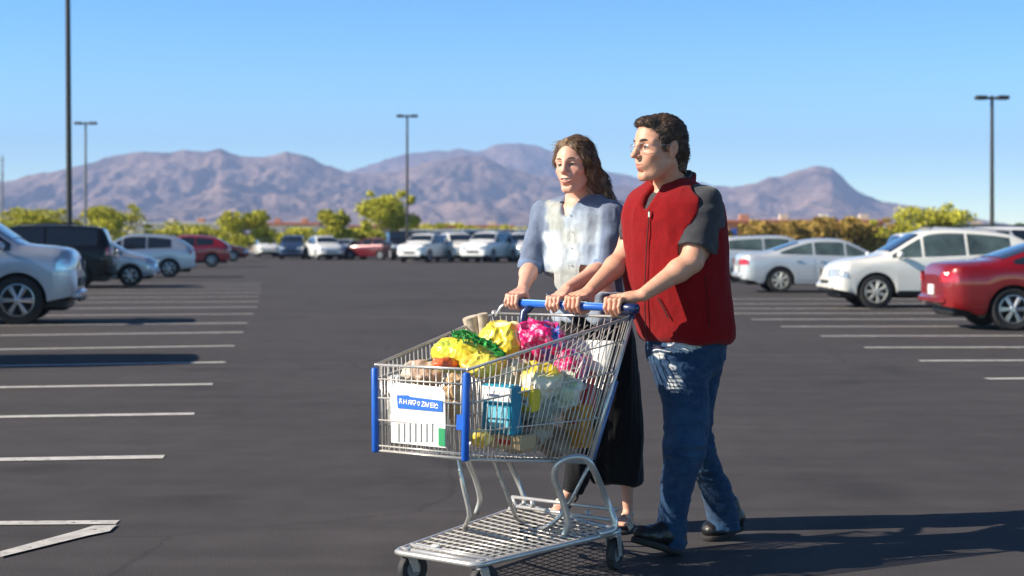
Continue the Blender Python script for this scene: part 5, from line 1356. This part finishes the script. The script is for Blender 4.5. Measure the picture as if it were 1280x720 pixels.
# shirt
fl=grid_for([-.05,6.62,.84],[.62,7.46,1.56],.005)
fl.vloft(rows([(403,738,47),(385,734,46.5),(360,730,46.5),(332,728,47.5),(300,727,48),(275,724.5,48),(264,724,45),(256,724,37),(249,725,28)],7.11,.66,.876),yaw=R(-40),k=.03,p=2.2)
fl.cone(nb+A([0,0,-.01]),shL+A([0,0,.0]),.045,.056,k=.04); fl.cone(nb+A([0,0,-.01]),shR,.045,.055,k=.04)
for sh,el in ((shR,elR),(shL,elL)):
    cu=sh+(el-sh)*1.02; fl.cone(sh,sh+(el-sh)*.5,.056,.054,k=.02); fl.cone(sh+(el-sh)*.5,el+(el-sh)*.1,.054,.054,k=.02); fl.half(cu,el-sh,cu,.11)
    fl.cone(el+(sh-el)*.12,el+(el-sh)*.1,.042,.045,k=.003,mode='s')
fl.cone(nb+Fb*.07+A([0,0,.02]),nb+Fb*.115+A([0,0,-.055]),.055,.026,k=.012,mode='s'); fl.cone(nb+A([0,0,.02]),nb+A([0,0,.2]),.058,.06,k=.01,mode='s')
V,Q=fl.mesh(); N=normals(V,Q); V=folds(V,N,.024,6,7.7,(1.3,1.3,.7)); N=normals(V,Q); V=folds(V,N,.006,17,5.1,(1,1,.9)); V=relax(V,Q,1,.35)
X_,Y_=px2(V); j=(fbm(V*25,3)-.5)*14; Xj=X_+j; Yj=Y_+j*.8
q=(V-nb)@TB; fr=(q[:,0]>-.02)
C=np.ones((len(V),3))*A([.14,.18,.27])
frs=np.clip((q[:,0]+.03)*25,0,1)
def soft(x0,x1,y0,y1,col,w=5.,k=1.):
    global C
    m=np.clip((Xj-x0)/w+.5,0,1)*np.clip((x1-Xj)/w+.5,0,1)*np.clip((Yj-y0)/w+.5,0,1)*np.clip((y1-Yj)/w+.5,0,1)*frs*k; C=C*(1-m[:,None])+A(col)*m[:,None]
soft(684,772,258,420,(.34,.41,.51),10)
soft(690,752,272,345,(.50,.58,.65),16)
soft(682,722,288,330,(.58,.65,.70),9)
soft(684,702,252,288,(.40,.41,.35),7,.8)
soft(700,724,286,306,(.52,.54,.48),9,.7)
soft(726,752,306,336,(.30,.39,.52),10,.8)
soft(686,738,334,378,(.42,.42,.38),9,.85)
arm=np.clip((np.abs(q[:,1])-.150)*50,0,1)[:,None]; C=C*(1-arm)+A([.15,.19,.28])*arm
C*=(1+(fbm(V*16,3)-.5)*.2)[:,None]
mesh_np('shirt',V,Q,cloth('patchwork_cotton',(.4,.5,.6),.9,attr='Col',bs=260,bump=.3),wom,off=off,cols=C); VsW=V
DEN=cloth('dark_denim_collar',(.03,.05,.10),.9)
collar('collar',nb,Fb,Lb,.076,.070,-.045,.016,.042,.42,30,DEN,wom,off,th=.006,drop=.030)
for sh,el in ((shR,elR),(shL,elL)):
    cu=sh+(el-sh)*.97; b=MB(); b.lathe([(.050,.024),(.058,.020),(.060,0),(.058,-.020),(.050,-.022)],cu,tuple(nv(el-sh)),20); b.build('cuff',cloth('rolled_denim_cuff',(.16,.22,.34),.9),wom,off=off,smooth=True)
for y in (268,288,309,331,352,372):
    b=MB(); b.ball(surf(V,711+(y-268)*.03,y,4,.0005),.0036,8,6); b.build('button',M['sign_white'],wom,off=off,smooth=True)
# skirt
BLK=cloth('black_skirt_cloth',(.006,.006,.008),.9,sheen=.1)
fl=grid_for([-.02,6.7,.15],[.75,7.6,1.02],.006)
fl.vloft(rows([(380,736,43),(400,739,46),(425,744,47,7.15),(480,750,48,7.18),(540,758,44,7.2),(575,763,39,7.21),(603,770,33,7.22)],7.12,.75,.92),yaw=R(-40),k=.02,p=2.1)
fl.cone(P(740,520,7.12),P(716,612,7.10),.09,.042,k=.04); fl.half(P(716,614,7.10),A([-.25,-.1,-1]),P(716,614,7.10),.12)
V,Q=fl.mesh(); N=normals(V,Q); V=folds(V,N,.036,11,2.7,(1,1,.18)); V=relax(V,Q,1,.3)
mesh_np('skirt',V,Q,BLK,wom,off=off)
# sandals
SAN=mat('cream_sandal',(.62,.55,.44),.6,bump=.4,bscale=60,noise=(.3,40)); DS=mat('dark_sandal_sole',(.05,.04,.035),.8)
def sandal(an,ft,fw,s=1.):
    fw=nv(fw); fwh=fw; side=nv(np.cross(fwh,A([0,0,1.]))); up=np.cross(side,fwh); Mx=np.stack([fwh,side,up],1); b=MB()
    o=A(ft); fl=grid_for(o-.2,o+.2,.004); fl.ell(o+fwh*.035,[.085*s,.040*s,.03],Mx,k=.01); fl.ell(o-fwh*.075,[.06*s,.031*s,.03],Mx,k=.03); fl.half(o+up*.006,up); fl.half(o-up*.008,-up)
    V,Q=fl.mesh(); r=mesh_np('sandal',V,Q,DS,wom,off=off)
    for t,h_,w2 in ((.045,.030,.040),(.015,.040,.038),(-.02,.055,.036)):
        g=[]
        for i in range(13):
            a=math.pi*i/12; g.append([o+fwh*(t+k*.020)+side*math.cos(a)*w2*s+up*(.004+math.sin(a)*h_) for k in (0,.5,1)])
        b=MB(); b.grid(g); st=b.build('strap',SAN,r,off=off,smooth=True); md=st.modifiers.new('t','SOLIDIFY'); md.thickness=.004
    b=MB(); c_=A(an); b.tube([c_+fwh*math.cos(t)*.028+side*math.sin(t)*.026 for t in np.linspace(0,2*math.pi,17)[:-1]],.0055,6,closed=True); b.build('ankle_strap',SAN,r,off=off,smooth=True)
    for k in range(5):
        b=MB(); b.ball(o+fwh*(.055-.02*(k%3))+side*(.02*(k-2)/2)+up*(.035+.006*(k%3)),.008,8,6); b.build('bead',M['sign_white'],r,off=off,smooth=True)
sandal(P(785,643,7.26),A([P(780,656,7.18).x,7.175,.009]),A([-.30,-.95,0]),.95)
sandal(P(711,619,7.11),A(P(702,640,7.04)),A([-.55,-.55,-.55]),.85)
